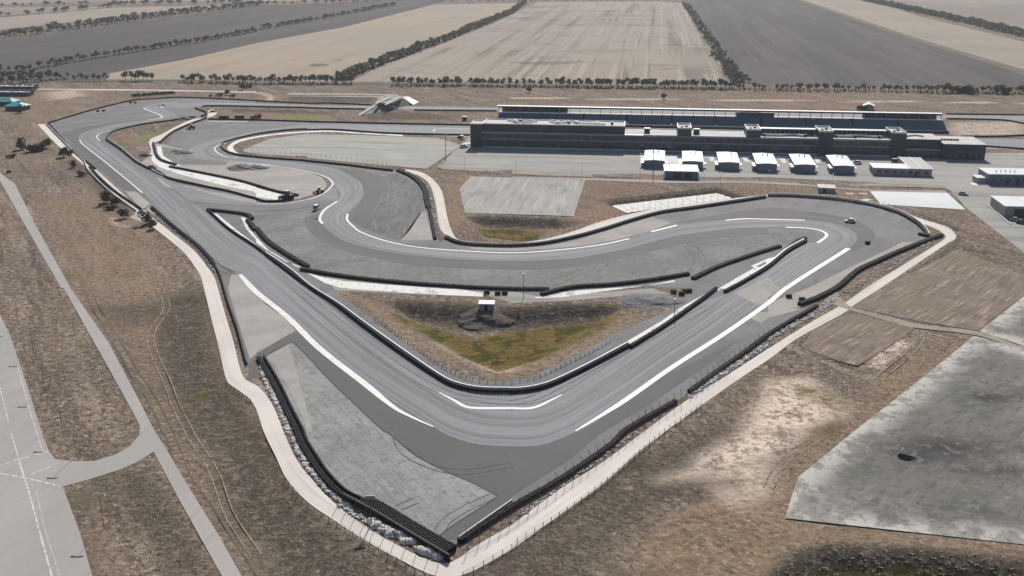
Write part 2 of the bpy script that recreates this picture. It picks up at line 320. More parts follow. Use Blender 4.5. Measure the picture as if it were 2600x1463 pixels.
M['weeds'] = lay('dark_weeds', (0.12, 0.10, 0.082), [dict(s=.8, c=(.06, .055, .042), lo=.42, hi=.58, d=6), dict(s=.9, c=(.30, .26, .22), lo=.58, hi=.68, d=6, off=8)], rough=1, bump=.3, bscale=1.5)
M['shedwall'] = lay('blue_grey_shed_wall', (0.19, 0.22, 0.29), [dict(s=.3, c=(.15, .175, .24), lo=.45, hi=.65, d=4, d3=True)], rough=.5)
M['scorch'] = lay('black_scorched_ground', (0.012, 0.012, 0.012), [dict(s=.4, c=(.05, .05, .048), lo=.55, hi=.65, d=7)], rough=1, spec=0)
M['turq'] = lay('turquoise_roof_sheet', (0.10, 0.42, 0.47), [dict(s=.3, c=(.16, .50, .55), lo=.5, hi=.7, d=4, d3=True)], rough=.5)
M['wallbuff'] = lay('buff_plaster', (0.36, 0.34, 0.32), rough=.9)
M['bark'] = lay('brown_bark', (0.09, 0.075, 0.06), rough=1)
M['leaf'] = leafmat('dusty_green_leaves', (0.18, 0.20, 0.13), (0.25, 0.235, 0.165), (0.32, 0.29, 0.22))
M['leafdk'] = leafmat('dark_green_leaves', (0.085, 0.105, 0.065), (0.12, 0.13, 0.085), (0.19, 0.18, 0.125))
M['drygrass'] = leafmat('dry_grass_blades', (0.42, 0.36, 0.27), (0.34, 0.29, 0.22), (0.17, 0.15, 0.11))
M['carwhite'] = lay('white_car_paint', (0.75, 0.75, 0.76), rough=.3, spec=.5)
M['cardark'] = lay('dark_car_paint', (0.03, 0.032, 0.035), rough=.3, spec=.5)
M['carsilver'] = lay('silver_car_paint', (0.42, 0.43, 0.44), rough=.3, spec=.5)
M['machine'] = lay('yellow_machine_paint', (0.45, 0.33, 0.10), rough=.5)
M['lamp_glass'] = lay('lamp_lens', (0.7, 0.7, 0.68), rough=.3)
M['turf'] = lay('yellow_green_moss', (0.20, 0.235, 0.07), [dict(s=.1, c=(.13, .15, .05), lo=.45, hi=.6, d=6)])

# ------------------------------------------------------------------ ground sheet with basins, ditches and masks for soil and painted slope shade
def axis(segs):
    out = []
    for a, b, s in segs: out += list(np.arange(a, b, s))
    return np.array(out + [segs[-1][1]])
gx = axis([(-9000, -2000, 700), (-2000, -520, 120), (-520, -230, 7), (-230, 230, 2.0), (230, 520, 7), (520, 2000, 120), (2000, 9000, 700)])
gy = axis([(-400, 120, 60), (120, 560, 2.0), (560, 1000, 6), (1000, 3000, 120), (3000, 14000, 900)])
XX, YY = np.meshgrid(gx, gy); ZZ = np.zeros_like(XX)
mA = np.zeros(XX.shape + (3,)); mB = np.zeros(XX.shape + (3,))
def sdist(poly, X=None, Y=None):
    X = XX if X is None else X; Y = YY if Y is None else Y
    p = np.array([[q[0], q[1]] for q in poly]); n = len(p); d = np.full(X.shape, 1e18); ins = np.zeros(X.shape, bool)
    for i in range(n):
        a = p[i]; b = p[(i + 1) % n]; e = b - a
        t = np.clip(((X - a[0]) * e[0] + (Y - a[1]) * e[1]) / max(e @ e, 1e-9), 0, 1)
        d = np.minimum(d, (X - a[0] - t * e[0]) ** 2 + (Y - a[1] - t * e[1]) ** 2)
        c = ((a[1] > Y) != (b[1] > Y))
        with np.errstate(divide='ignore', invalid='ignore'):
            xi = (b[0] - a[0]) * (Y - a[1]) / (b[1] - a[1]) + a[0]
        ins ^= c & (X < xi)
    d = np.sqrt(d); return np.where(ins, d, -d)
def sm01(x): x = np.clip(x, 0, 1); return x * x * (3 - 2 * x)
def mask(arr, ch, s, strength=1.0, fall=3.0):
    arr[..., ch] = np.maximum(arr[..., ch], strength * sm01(sdist(G(s)) / fall + .5))
def linemask(arr, ch, s, width, strength=1.0):
    pts = [(p.x, p.y) for p in smooth(G(s))]; d = np.full(XX.shape, 1e18)
    for a, b in zip(pts, pts[1:]):
        a = np.array(a); b = np.array(b); e = b - a
        t = np.clip(((XX - a[0]) * e[0] + (YY - a[1]) * e[1]) / max(e @ e, 1e-9), 0, 1)
        d = np.minimum(d, np.hypot(XX - a[0] - t * e[0], YY - a[1] - t * e[1]))
    w_ = strength * sm01(1.4 - d / width)
    if arr is ZZ: return w_
    arr[..., ch] = np.maximum(arr[..., ch], w_)
# main infield basin
B_RIM = "21 1270,150 1400,120 2000,170 2573,200 22 400,170 900,150 1180,190 1100,260 800,440 400,700 0,830 21 2400,880 2000,720 1600,480 1350,280"
ZZ -= 3.2 * sm01(sdist(G(B_RIM)) / 9.0)
mask(mA, 1, "21 1330,230 1700,290 2200,420 2573,360 22 400,300 900,250 1100,260 900,400 500,620 100,760 21 2500,800 2100,620 1800,450 1500,340", 1, 5)
mask(mA, 0, "21 850,60 1270,150 1350,280 1600,480 2000,720 2400,880 22 0,830 400,700 1100,260 1300,300 900,560 0,920 21 2400,920 1900,720 1300,330", .9, 3)
mask(mA, 2, "21 2150,620 2400,650 2573,700 22 60,780 0,830 21 2300,780", .7, 5)
mask(mB, 0, "21 1270,140 1500,110 2573,180 22 400,160 900,150 1180,190 900,260 300,300 21 2573,350 2000,320 1500,220", .9, 4)  # back slope painted darker, its shade put into the soil colour
# north-east little basin
B2 = "11 2130,720 2573,730 12 0,730 400,740 780,780 600,850 300,960 0,1000 11 2573,970 2250,940 2120,800"
ZZ -= 2.6 * sm01(sdist(G(B2)) / 8.0)
mask(mA, 1, "11 2180,800 2573,800 12 0,790 300,830 250,920 0,950 11 2573,930 2250,900", 1, 4)
mask(mB, 0, "11 2100,720 2573,720 12 0,720 450,745 500,790 0,800 11 2573,790 2180,780", .9, 3)  # far bank of the hollow, shade painted in through the dark mask
mask(mB, 1, "12 600,730 900,600 1200,690 900,800 450,870 350,830", .9, 3)
mask(mA, 0, "11 1900,370 2150,320 2050,450 2100,700 2000,900 1920,700", .9, 3)
mask(mB, 1, "12 740,370 1300,370 1500,440 1200,500 950,600 620,700", .6, 4)
mask(mA, 0, "12 780,290 1290,300 2573,380 13 0,400 1000,460 1000,560 400,520 12 2573,500 2200,420 1500,380", .6, 3)
# white tiled pit
PIT = "12 950,590 2070,460 2290,530 1150,700"
ZZ -= 1.7 * sm01(sdist(G(PIT)) / 2.2)
mask(mB, 0, "12 900,560 2060,430 2350,530 2200,560 2070,480 980,610", 1, 2)  # dark rim paints the shade on the pit's rear slope
# left strip by the service road: dark weedy ditch
DL = "20 1900,150 1850,400 1900,700 2000,1000 2150,1200 2300,1449 30 2500,200 31 -60,500 200,900 600,1250 900,1449"
ZZ -= linemask(ZZ, 0, DL, 6, .5)
linemask(mB, 0, DL, 9, .9)
linemask(mB, 0, "32 2300,100 1900,330 1200,500 600,950 200,1300 0,1449", 12, .8)
mask(mB, 0, "31 0,350 500,900 1100,1300 1500,1449 s 1000,1520 700,1520 31 0,900", .9, 6)
linemask(mA, 0, "20 2020,100 2110,560 2170,900 2300,1080 2500,1250 31 0,200 300,650", 2.6, .9)
mask(mA, 0, "10 400,560 900,480 1200,650 1500,900 1620,1449 20 1500,600 1800,1449 30 1700,0 1900,400 2573,1449 20 1700,1449 1200,500 900,300 10 800,1449 600,1000", .75, 8)
mask(mA, 0, "30 1000,900 1300,1449 950,1449 800,1000", .6, 5)
mask(mB, 0, "20 900,200 1600,130 2000,350 2050,900 1900,800 1600,350 1250,400", .65, 12)
mask(mB, 0, "30 1150,450 1500,350 1900,1000 2200,1449 1700,1449 1300,800", .8, 6)
for q in ["20 1480,200 1620,190 1560,280", "20 1600,450 1680,430 1640,500", "20 1950,980 2150,1000 2050,1130", "20 1820,1170 1990,1200 1880,1240"]: mask(mA, 1, q, .55, 3)
linemask(mA, 2, "10 1130,740 1160,800 1280,830", .8, .8)
for off in ():
    linemask(mA, 2, "10 %d,960 %d,1060 %d,1130 %d,1300 %d,1449 20 %d,100 %d,250 %d,400 %d,560 %d,800 %d,1000" % (1530+off, 1500+off, 1490+off, 1540+off, 1590+off, 1650+off, 1640+off, 1550+off, 1500+off, 1600+off, 1680+off), .55, .7)
# right wasteland
mask(mA, 2, "22 2573,1000 23 0,930 400,900 800,1150 700,1300 300,1449 33 0,0 400,0 0,300 32 2573,250 2200,400 1750,400 1900,250 2300,0", .95, 9)
mask(mA, 2, "32 1500,480 1900,330 2573,280 2573,600 2300,700 2250,480 1900,450", .8, 10)
mask(mA, 2, "32 2000,500 2300,560 2400,800 2100,700", .5, 6)
mask(mA, 2, "23 1000,760 1300,520 1480,540 1250,700 1130,800", .9, 1.5)
mask(mA, 0, "23 1500,640 2050,520 1500,940 900,1449 33 850,0 300,450 150,860 1400,1010 2573,1150 2573,1300 1500,1130 700,1080 300,1100 0,1449 32 1300,1449 1100,1300 1500,900 2300,500 33 0,400 300,200 23 700,1350 1100,900", .9, 6)
for q in ["23 260,980 500,1000 820,1100 750,1220 550,1180 300,1080", "23 450,1449 700,1330 700,1449", "12 2573,500 2560,480 2500,480"]: mask(mA, 1, q, .55, 6)
mask(mB, 0, "32 0,1300 900,800 1700,250 2100,0 2300,0 1800,350 1400,750 700,1200 300,1449 0,1449", .7, 8)
mask(mB, 0, "33 300,1200 560,1120 1400,1150 2573,1270 2573,1520 0,1520 100,1330", 1, 4)
mask(mA, 1, "33 500,1330 1200,1290 2100,1400 2573,1400 2573,1560 300,1560", .9, 6)
ZZ -= 3.0 * sm01(sdist(G("33 250,1230 560,1130 1400,1160 2573,1290 s 2800,1440 2800,1700 1900,1700 33 -100,1440")) / 8.0)
# soil steps in the scraped wasteland
for q, h in [("32 1610,900 1850,730 2000,800 1670,960", .9), ("32 1530,1080 1640,990 1900,870 1690,1140", .9), ("32 1500,1380 1700,1230 1560,1250 1900,1150 1700,1390", .7)]:
    ZZ += h * sm01(sdist(G(q)) / 1.6 + .2)
# kiln-red and green little infields in the north-west
ZZ -= 1.6 * sm01(sdist(G("A 1420,790 1600,640 2300,540 2250,620 1800,900 1700,1000")) / 7.0)
mask(mB, 2, "A 1600,800 1800,700 2200,590 2250,600 1900,760 1750,840", 1, 5)
mask(mB, 1, "A 1430,780 1560,700 1650,760 1600,860", 1, 4)
mask(mB, 2, "B 2000,350 2250,320 2576,335 C 0,330 300,330 330,370 0,380 B 2576,400 2200,400", 1, 6)
mask(mB, 1, "B 1200,300 2400,290 2300,380 1300,400", .7, 8)
mask(mB, 0, "B 1300,240 2576,265 C 320,290 330,310 0,300 B 2300,300 1400,290", .9, 8)
mask(mA, 2, "00 450,930 780,900 850,960 550,1010", .6, 14); mask(mA, 0, "00 100,960 900,880 1300,1000 600,1200 100,1250", .5, 20)
linemask(mA, 2, "00 350,900 1200,905 2100,920 2573,930 01 150,980 130,1010", 2.2, .8)
linemask(mA, 2, "02 0,985 1400,1000 2573,1010 03 1200,1020 2573,1040", 2.2, .9)
mask(mA, 2, "F 1640,160 2576,150 2576,320 1700,330 1610,270", .55, 10)
mask(mB, 1, "03 0,930 1300,1020 700,1090 0,1090", .6, 25)
mask(mB, 0, "01 320,970 1200,970 1150,1040 350,1020", .8, 6)
mask(mB, 0, "01 1180,1100 1950,1160 2000,1210 1100,1200", .7, 5)
linemask(mB, 0, "00 0,830 1700,810 2573,840 01 2000,850 02 0,870 2573,890 03 2573,920", 9, .7)
mask(mB, 0, "10 600,0 740,110 1000,400 1400,760 1200,760 900,400 700,250", .45, 6)
# fine roughness of the bare ground, kept off the paved inner areas
PAVED_OUT = "s 90,312 A 265,530 640,415 980,315 1400,210 2050,130 s 600,245 1250,262 2400,286 3000,290 3000,760 s 2560,640 13 2000,650 1780,430 1000,380 12 2573,320 0,250 C 1700,950 1250,1040 11 1640,255 1850,430 1920,720 2050,970 2573,1000 12 300,960 850,790 1500,640 2560,500 13 700,540 1500,690 1900,890 1880,1000 23 1150,0 0,740 22 1560,1449 32 0,1160 31 2300,1360 1850,1470 1100,1110 500,720 80,0 21 0,1250 20 2300,1010 2060,100 10 2010,1449 1900,1180 1540,860 1300,720 A 90,560"
rough_w = 1 - sm01(sdist(G(PAVED_OUT)) / 4.0 + .5)
hills = np.zeros_like(ZZ)
for k in range(14):
    a = nr.uniform(0, 6.28); f = nr.uniform(.06, .5); hills += np.sin(XX * math.cos(a) * f + YY * math.sin(a) * f + nr.uniform(0, 6.28)) * .012 / (f + .2)
near = (np.abs(XX) < 235) & (YY < 560) & (YY > 118)
FLAT = ["20 0,200 600,0 10 710,1449 0,250 s -60,400", ]
ZZ += np.where(near, np.minimum(hills, 0.0) * rough_w - .02 * rough_w + nr.uniform(-.06, 0, ZZ.shape) * rough_w, 0)
ny, nx = XX.shape
gv = np.stack([XX.ravel(), YY.ravel(), ZZ.ravel()], 1)
idx = np.arange(ny * nx).reshape(ny, nx)
gf = np.stack([idx[:-1, :-1].ravel(), idx[:-1, 1:].ravel(), idx[1:, 1:].ravel(), idx[1:, :-1].ravel()], 1)
me = bpy.data.meshes.new('ground'); me.vertices.add(len(gv)); me.vertices.foreach_set('co', gv.ravel())
me.loops.add(gf.size); me.loops.foreach_set('vertex_index', gf.ravel())
me.polygons.add(len(gf)); me.polygons.foreach_set('loop_start', np.arange(0, gf.size, 4)); me.polygons.foreach_set('loop_total', np.full(len(gf), 4))
me.polygons.foreach_set('use_smooth', np.ones(len(gf), bool)); me.update(calc_edges=True)
for nm, arr in (('mA', mA), ('mB', mB)):
    a = me.color_attributes.new(nm, 'FLOAT_COLOR', 'POINT'); c = np.ones((len(gv), 4)); c[:, :3] = arr.reshape(-1, 3); a.data.foreach_set('color', c.ravel())
tag(link('ground', me, M['ground']), kind='structure')
def ground_z(x, y):
    i = min(max(np.searchsorted(gx, x) - 1, 0), nx - 2); j = min(max(np.searchsorted(gy, y) - 1, 0), ny - 2)
    u = (x - gx[i]) / (gx[i+1] - gx[i]); v = (y - gy[j]) / (gy[j+1] - gy[j])
    return float(ZZ[j, i]*(1-u)*(1-v) + ZZ[j, i+1]*u*(1-v) + ZZ[j+1, i]*(1-u)*v + ZZ[j+1, i+1]*u*v)

# ------------------------------------------------------------------ flat sheets
def sheet(name, s, z, mat, holes=(), sm=0, kind='structure'):
    def lp(q):
        pts = G(q, z) if isinstance(q, str) else q
        return smooth(pts + [pts[0]], sm)[:-1] if sm else pts
    loops = [lp(s)] + [lp(h) for h in holes]
    tris = tessellate_polygon(loops); v = [p for l in loops for p in l]
    f = []
    for t in tris:
        a, b, c = (v[i] for i in t)
        f.append(t if (b - a).cross(c - a).z > 0 else (t[0], t[2], t[1]))
    return tag(link(name, mesh(name, v, f), mat), kind=kind)
def band(name, L, Rr, z, mat, step=3.0, kind='structure', sub=6, parent=None):
    """strip between two edges; both given as lists of matching segments"""
    Ls = L if isinstance(L, list) else [L]; Rs = Rr if isinstance(Rr, list) else [Rr]
    la, ra = [], []
    for a, b in zip(Ls, Rs):
        pa = smooth(G(a, z)); pb = smooth(G(b, z))
        n = max(2, int(max(resample(pa, 1.0)[1], resample(pb, 1.0)[1]) / step) + 1)
        pa = resample(pa, n=n)[0]; pb = resample(pb, n=n)[0]
        if la: pa = pa[1:]; pb = pb[1:]
        la += pa; ra += pb
    return ribbon_mesh(name, la, ra, mat, kind, sub)
def ribbon_mesh(name, la, ra, mat, kind='structure', sub=1, label=None):
    v, uv, f = [], [], []; u = 0.0; prev = None
    for i, (a, b) in enumerate(zip(la, ra)):
        c = (a + b) / 2
        if prev is not None: u += (c - prev).length
        prev = c; wd = (b - a).length
        for k in range(sub + 1):
            t = k / sub; v.append(a.lerp(b, t)); uv.append((u, t * wd))
    n = sub + 1
    for i in range(len(la) - 1):
        for k in range(sub):
            q = (i*n+k, (i+1)*n+k, (i+1)*n+k+1, i*n+k+1)
            a, b, c = Vector(v[q[0]]), Vector(v[q[1]]), Vector(v[q[2]])
            f.append(q if (b - a).cross(c - a).z > 0 else q[::-1])
    return tag(link(name, mesh(name, v, f, uv=uv), mat), kind=kind)
def line(name, s, width, z, mat, taper=None, step=1.5, kind='structure', pts=None):
    p = smooth(G(s, z)) if pts is None else pts
    p, L = resample(p, step); nn = normals2(p); la, ra = [], []
    for i, (q, n) in enumerate(zip(p, nn)):
        t = i / (len(p) - 1); w_ = width if taper is None else np.interp(t, taper[0], taper[1])
        la.append(q - n * w_ / 2); ra.append(q + n * w_ / 2)
    return ribbon_mesh(name, la, ra, mat, kind)

def trail(s, gap, w_, z=.0, mat='trail'):
    w_ *= .7
    p, L = resample(smooth(G(s, z)), 1.5); nn = normals2(p)
    for sg in (-1, 1): line('trail', '', w_, z, M[mat], pts=[q + n * (gap / 2 * sg + .15 * math.sin(i * .3)) for i, (q, n) in enumerate(zip(p, nn))])
trail("10 1380,960 1500,1000 1545,960 1560,1010 1510,1080 1540,1200 1600,1449 20 1660,100 1660,230 1560,380 1510,520 1600,760 1700,1000 1900,1449 30 2100,300 2300,800 2573,1250", 1.9, .45)
trail("10 700,280 850,430 1010,560", 1.9, .5); trail("10 1130,740 1150,790 1220,830", 1.9, .4)
trail("20 860,0 1000,250 1300,760 1600,1250 30 1900,500 2300,1100 2500,1449", 2.2, .5, mat='verge')
trail("23 1100,930 1500,560 1560,420", 2., .6); trail("33 0,560 200,250 500,50", 2., .6)
# fields beyond the circuit
zf = .02
sheet('field', "00 -400,470 0,400 400,350 1000,260 1800,160 2573,60 01 800,30 1500,-30 2000,-30 1790,45 900,270 0,435 00 1900,590 1070,745 1070,800 600,815 0,840 -400,850", zf, M['field_dark_slant'])
sheet('field', "01 1790,45 2573,35 02 130,30 200,-10 01 2573,110 2300,200 1800,400 1300,570 850,770 830,825 00 2573,800 1070,800 1070,745 1900,590 01 0,435 900,270", zf, M['field_tan'])
sheet('field', "02 250,20 1700,15 1900,330 2230,800 2200,850 1200,850 0,820 01 960,820 1300,640 1900,430 2400,230 02 0,145", zf, M['field_pale'])
sheet('field', "02 1720,0 1700,-60 03 100,-60 330,0 1500,400 2573,725 s 2760,215 2760,232 03 2573,895 0,860 02 2573,860 2260,820 1930,330", zf, M['field_dark'])
sheet('field', "03 200,-60 860,-60 1500,160 2573,420 s 2760,120 2760,200 03 2573,700 1500,385 350,0", zf, M['field_tan2'])
sheet('field', "03 900,-60 2573,-60 s 2760,-10 2760,105 03 2573,330 1500,90", zf, M['field_far'])
sheet('field', "00 -300,190 0,178 1100,80 2000,58 2573,40 1600,110 900,200 0,300 -300,330", zf, M['field_tan2'])
sheet('field', "00 -300,85 0,75 1000,65 1300,60 500,120 0,160 -300,175", zf, M['field_far'])
sheet('field', "00 -300,-30 s 900,-20 1040,-4 700,3 560,2 00 1400,10 0,45 -300,50", zf, M['field_far'])
sheet('field', "01 2000,-60 02 1700,-60 02 1690,0 250,0 01 2000,5", zf, M['field_far'])
line('field_track', "03 250,-30 330,0 1000,235 1500,400 2573,735 s 2760,238", 9, .03, M['verge'], step=20)
line('field_track', "00 0,830 1070,812 2573,832 01 2573,850 02 2573,880 03 1500,905 2573,915 s 2760,238", 5, .03, M['verge'], step=12)
line('field_track', "02 1735,40 1900,290 2230,780", 8, .035, M['verge'], step=12)
# damp patches in the stubble
for q in ["01 520,655 600,640 700,645 730,655 690,665 580,670", "01 780,605 860,600 850,612"]:
    sheet('damp_patch', q, .032, M['verge'], sm=4)

# ------------------------------------------------------------------ paved racing area
OUT = ("A 265,545 640,430 980,330 1400,225 1680,165 2050,140 B 600,60 1000,75 1440,95 1700,110 1700,200 950,190 750,230 900,290 850,360 640,380 500,410 0,480 "
       "A 1800,565 1400,660 1280,720 1230,790 1240,820 1450,965 1720,1185 1900,1275 2100,1345 10 1700,350 2000,420 2300,480 2573,555 11 100,585 "
       "250,595 500,558 650,508 745,440 765,390 695,333 520,278 300,238 0,208 B 2100,1170 1300,1112 820,1062 680,985 600,910 280,820 400,640 700,490 910,420 960,415 1300,420 2000,435 2576,455 "
       "C 500,428 1200,443 2130,460 2300,465 2300,600 2130,592 1500,577 1000,562 700,542 300,517 0,522 B 2200,598 1800,648 1500,712 1350,750 1210,795 1175,850 1205,900 1310,960 1500,1005 2000,1055 2576,1092 "
       "C 500,982 1110,1060 1200,1050 1300,1100 1400,1160 1500,1240 1560,1340 11 1700,480 1735,640 1790,840 1810,960 1850,990 1890,960 2020,1005 2200,1028 2573,1037 "
       "12 300,1020 600,960 900,880 1200,780 1500,700 1800,660 2200,600 2550,545 13 0,530 400,548 700,573 1000,625 1300,705 1480,805 1560,880 1600,935 1730,930 1550,1000 1300,1100 900,1280 600,1449 "
       "23 500,110 320,180 100,230 490,190 250,330 0,480 22 2300,680 1780,1050 1640,1150 1130,1449 32 1000,140 500,480 0,770 31 2050,1120 1950,1200 1850,1130 1250,770 1060,690 900,640 700,450 560,250 470,80 "
       "21 440,1449 340,1250 200,950 60,710 0,690 20 2573,700 2480,770 2390,430 2250,0 10 2200,1310 2160,1230 2000,1040 1700,800 1530,640 1420,650 1130,460 900,230 A 1050,1280 680,990 570,870 420,700")
HOLE = ("11 520,1245 900,1350 1500,1410 2000,1445 2573,1465 21 2573,20 22 0,60 300,80 1200,0 12 1770,1325 1830,1360 2573,1085 13 120,1045 330,1000 13 0,1230 12 2573,1250 22 2050,20 1500,380 1170,575 700,810 300,985 0,1020 21 2573,1010 2300,985 2000,890 1600,650 1000,280 500,-60 11 500,1400 300,1240")
zr = .03
sheet('runoff_area', OUT, zr, M['runoff'], holes=[HOLE])
# paving inside the hole around the basin
sheet('inner_lane', "11 520,1245 300,1240 21 500,-60 1000,280 1600,650 2000,890 2300,985 2573,1012 22 0,1022 300,987 700,812 1170,577 1500,382 2050,22 12 2573,1250 13 0,1230 330,1000 120,1045 12 2573,1085 1830,1360 1770,1325 22 1350,-20 1800,10 1600,210 1000,470 850,560 400,790 150,900 0,930 21 2300,940 2000,860 1500,560 1200,330 800,30 780,-10 11 700,1400", .034, M['runoff'])
sheet('inner_lane', "11 700,1330 1500,1420 21 2573,30 22 300,90 1400,0 1600,60 1100,80 500,130 0,150 21 2450,110 2300,70 1500,60 800,20", .038, M['paddock'])
sheet('white_strip', "11 500,1290 700,1345 900,1380 1500,1425 2000,1449 21 2280,50 2280,85 1700,60 1000,10 850,-5 11 700,1400", .045, M['whitegravel'], sm=0)
sheet('white_strip', "22 220,100 310,60 700,20 1340,-25 12 1640,1365 1640,1385 22 1000,20 500,90", .045, M['whitegravel'])
sheet('white_strip', "22 1160,530 1500,330 1700,190 1950,50 2050,0 2100,10 1500,380 1190,570", .05, M['whitegravel'])
sheet('white_strip', "12 2080,1449 2300,1320 2390,1270 2573,1150 2573,1250 13 0,1220 22 2150,10", .05, M['whitegravel'])
sheet('white_strip', "12 2400,1225 2573,1150 13 130,1120 120,1150 0,1215 12 2480,1260", .055, M['whitegravel'])
sheet('inner_lane', "12 2450,1230 2550,1180 2560,1200 2490,1240", .06, M['runoff'])
# runoff beds
zg = .05
sheet('gravel_bed', "21 90,700 360,540 500,660 700,880 1000,1170 1300,1449 31 1320,0 1600,230 1900,390 2200,520 2430,650 2200,810 1960,950 1820,1060 1250,780 1060,700 850,610 690,460 550,250 440,60 21 430,1449 210,950", zg, M['gravel_raked'])
sheet('concrete_pad', "21 110,680 330,560 400,800 480,1100 560,1400 560,1449 520,1449 430,1200 300,950 200,780", .056, M['palepad'])
sheet('concrete_pad', "10 2330,1300 2410,1310 20 2573,0 21 0,50 100,170 300,300 400,430 300,480 100,600 0,650 20 2573,665 2510,710 2340,170 2290,0", zg, M['palepad'])
sheet('concrete_pad', "13 1500,980 1350,985 1100,1110 800,1250 640,1330 400,1449 23 60,130 0,170 0,215 200,210 320,190 500,100 13 640,1449 900,1290 1300,1100 1520,1005", zg, M['palepad'])
sheet('concrete_pad', "22 2573,0 2573,240 2450,240 2400,300 2500,350 2573,300 23 350,205 0,200 13 0,1449", .046, M['palepad'])
sheet('concrete_pad', "22 2230,50 12 2573,1340 13 120,1449 23 60,40 0,90 22 2573,150 2480,170", .085, M['palepad'])
sheet('concrete_pad', "11 1650,690 1700,680 1780,960 1450,970", zg, M['palepad'])
sheet('concrete_pad', "12 1400,735 1600,790 1370,880 1100,950 800,1010 400,1050 0,1075 11 2200,1060 2100,1035 2573,1045 12 300,1030 600,980 1000,860", zg, M['palepad'])
sheet('concrete_pad', "10 1250,465 1340,455 1510,600 1440,650 1410,640", zg, M['lot'])
sheet('concrete_pad', "10 1360,700 1500,640 1540,690 1440,790 1300,740", .045, M['lot'])
sheet('concrete_pad', "10 1560,330 1700,380 2100,470 2573,560 2573,600 2200,540 1850,480 1650,420", .046, M['palepad'])
sheet('gravel_bed', "11 1300,300 1430,300 1600,390 1680,500 1720,640 1660,690 1550,860 1450,970 1300,930 1100,850 1200,680 1310,480 1290,390", zg, M['gravel_arc'])
sheet('gravel_bed', "10 2573,690 11 0,690 300,670 590,650 490,740 490,790 520,850 620,940 840,1060 1150,1140 1650,1220 2573,1262 12 500,1252 900,1190 1300,1100 1800,985 2573,920 13 0,880 400,860 480,880 500,925 400,980 180,1060 100,1035 0,1060 12 2573,1075 1820,1355 1770,1300 1000,1420 600,1449 22 370,20 0,0 11 2000,1430 1500,1390 900,1330 480,1240 0,850 10 2573,790 2540,740 2480,700 2300,690 2150,672", zg, M['gravel'])
# closed island between the tyre walls
sheet('gravel_bed', "10 2120,690 2300,700 2450,725 2530,775 11 0,870 120,990 500,1240 400,1230 100,1060 10 2573,990", .055, M['runoff'])
sheet('white_strip', "10 2110,695 2180,700 2400,880 2573,1010 11 100,1120 60,1100 10 2573,1030 2300,860", .062, M['whitegravel'])
sheet('white_strip', "10 2420,735 2490,745 2490,830 2573,930 11 120,1060 400,1230 470,1240 300,1180 100,1060 0,990 10 2573,960 2480,860", .062, M['whitegravel'])
# lens infield and stone strips
sheet('lens_infield', "B 820,1062 1300,1112 2100,1170 2576,1240 11 0,208 300,238 520,278 660,335 720,390 700,440 600,500 450,545 250,575 100,570 0,545 10 2573,540 2300,470 2000,400 1700,340 1560,280 1420,180 A 1900,1100 B 60,800 200,810 600,905 680,985", .036, M['palepad'])
sheet('gravel_bed', "B 130,850 600,905 680,985 820,1062 1250,1110 1250,1150 600,1150 430,1140 200,1050 130,950", .05, M['gravel'])
sheet('white_strip', "B 30,1000 60,950 90,1000 200,1080 430,1165 900,1300 1500,1430 10 2573,415 2573,480 2300,430 1900,330 1700,270 1600,230 1530,170", .055, M['whitegravel'])
sheet('white_strip', "B 120,840 190,850 220,1000 400,1120 520,1165 430,1160 200,1060 130,960", .058, M['whitegravel'])
sheet('white_strip', "11 0,440 200,490 360,540 200,560 0,530 10 2573,500 2500,430", .056, M['whitegravel'])
sheet('dark_heap', "B 1300,1190 1500,1160 1800,1190 1950,1210 1500,1240 1300,1215", .058, M['gravel'])

# dark asphalt shoulders
zd = .065
band('dark_shoulder', "s 828,578 11 640,740 660,800 740,880 900,980 1300,1085 1900,1150 2573,1175 12 600,1150 1200,1040 1700,915 2100,858 2573,838",
     "s 818,535 11 495,750 500,810 560,900 700,1000 1050,1110 1450,1195 2000,1245 2573,1262 12 500,1252 1050,1160 1500,1050 2000,950 2573,905", zd, M['darkasph'])
sheet('dark_shoulder', "21 490,660 640,600 1100,960 1400,1200 1780,1390 31 1880,10 2000,60 2200,120 2400,140 2573,145 32 200,145 350,120 500,60 640,0 22 700,1449 900,1300 1500,900 2230,540 2000,750 1400,1150 900,1449 32 600,260 0,640 31 2573,720 2440,640 1700,290 1310,0 21 1300,1449 700,880", zd, M['darkasph'])
sheet('dark_shoulder', "11 820,240 1050,260 1300,330 1310,440 1200,640 1090,850 960,780 930,700 1050,590 1095,470 1050,370 920,290", zd, M['darkasph'])
band('dark_shoulder', "10 830,0 1430,480", "10 700,10 1260,470", zd, M['darkasph'])
band('dark_shoulder', "12 2150,755 2573,745 13 370,755 650,790 800,840 880,890 900,950 870,1000 815,1045", "12 1620,790 2573,640 13 400,680 800,740 1000,830 1070,900 1070,950 1000,1000 860,1080", zd, M['darkasph'])
band('dark_shoulder', "A 2120,460 1900,495 1400,560 1000,655 800,730 780,770 830,840", "A 1700,490 1500,500 1100,560 700,640 500,700 650,830 760,940", .06, M['darkasph'])
sheet('dark_shoulder', "11 700,330 770,380 775,400 750,440 650,510 640,500 700,440 710,400 680,350", .07, M['darkasph'])
sheet('side_lane', "21 300,480 420,430 640,600 490,660 360,535 60,705 0,720 20 2573,890 2480,930 2510,780 21 0,665", .066, M['darkasph'])
band('side_lane', "31 2470,620 1960,950 1820,1065", "31 2573,690 2200,930 2010,1080", .068, M['darkasph'])

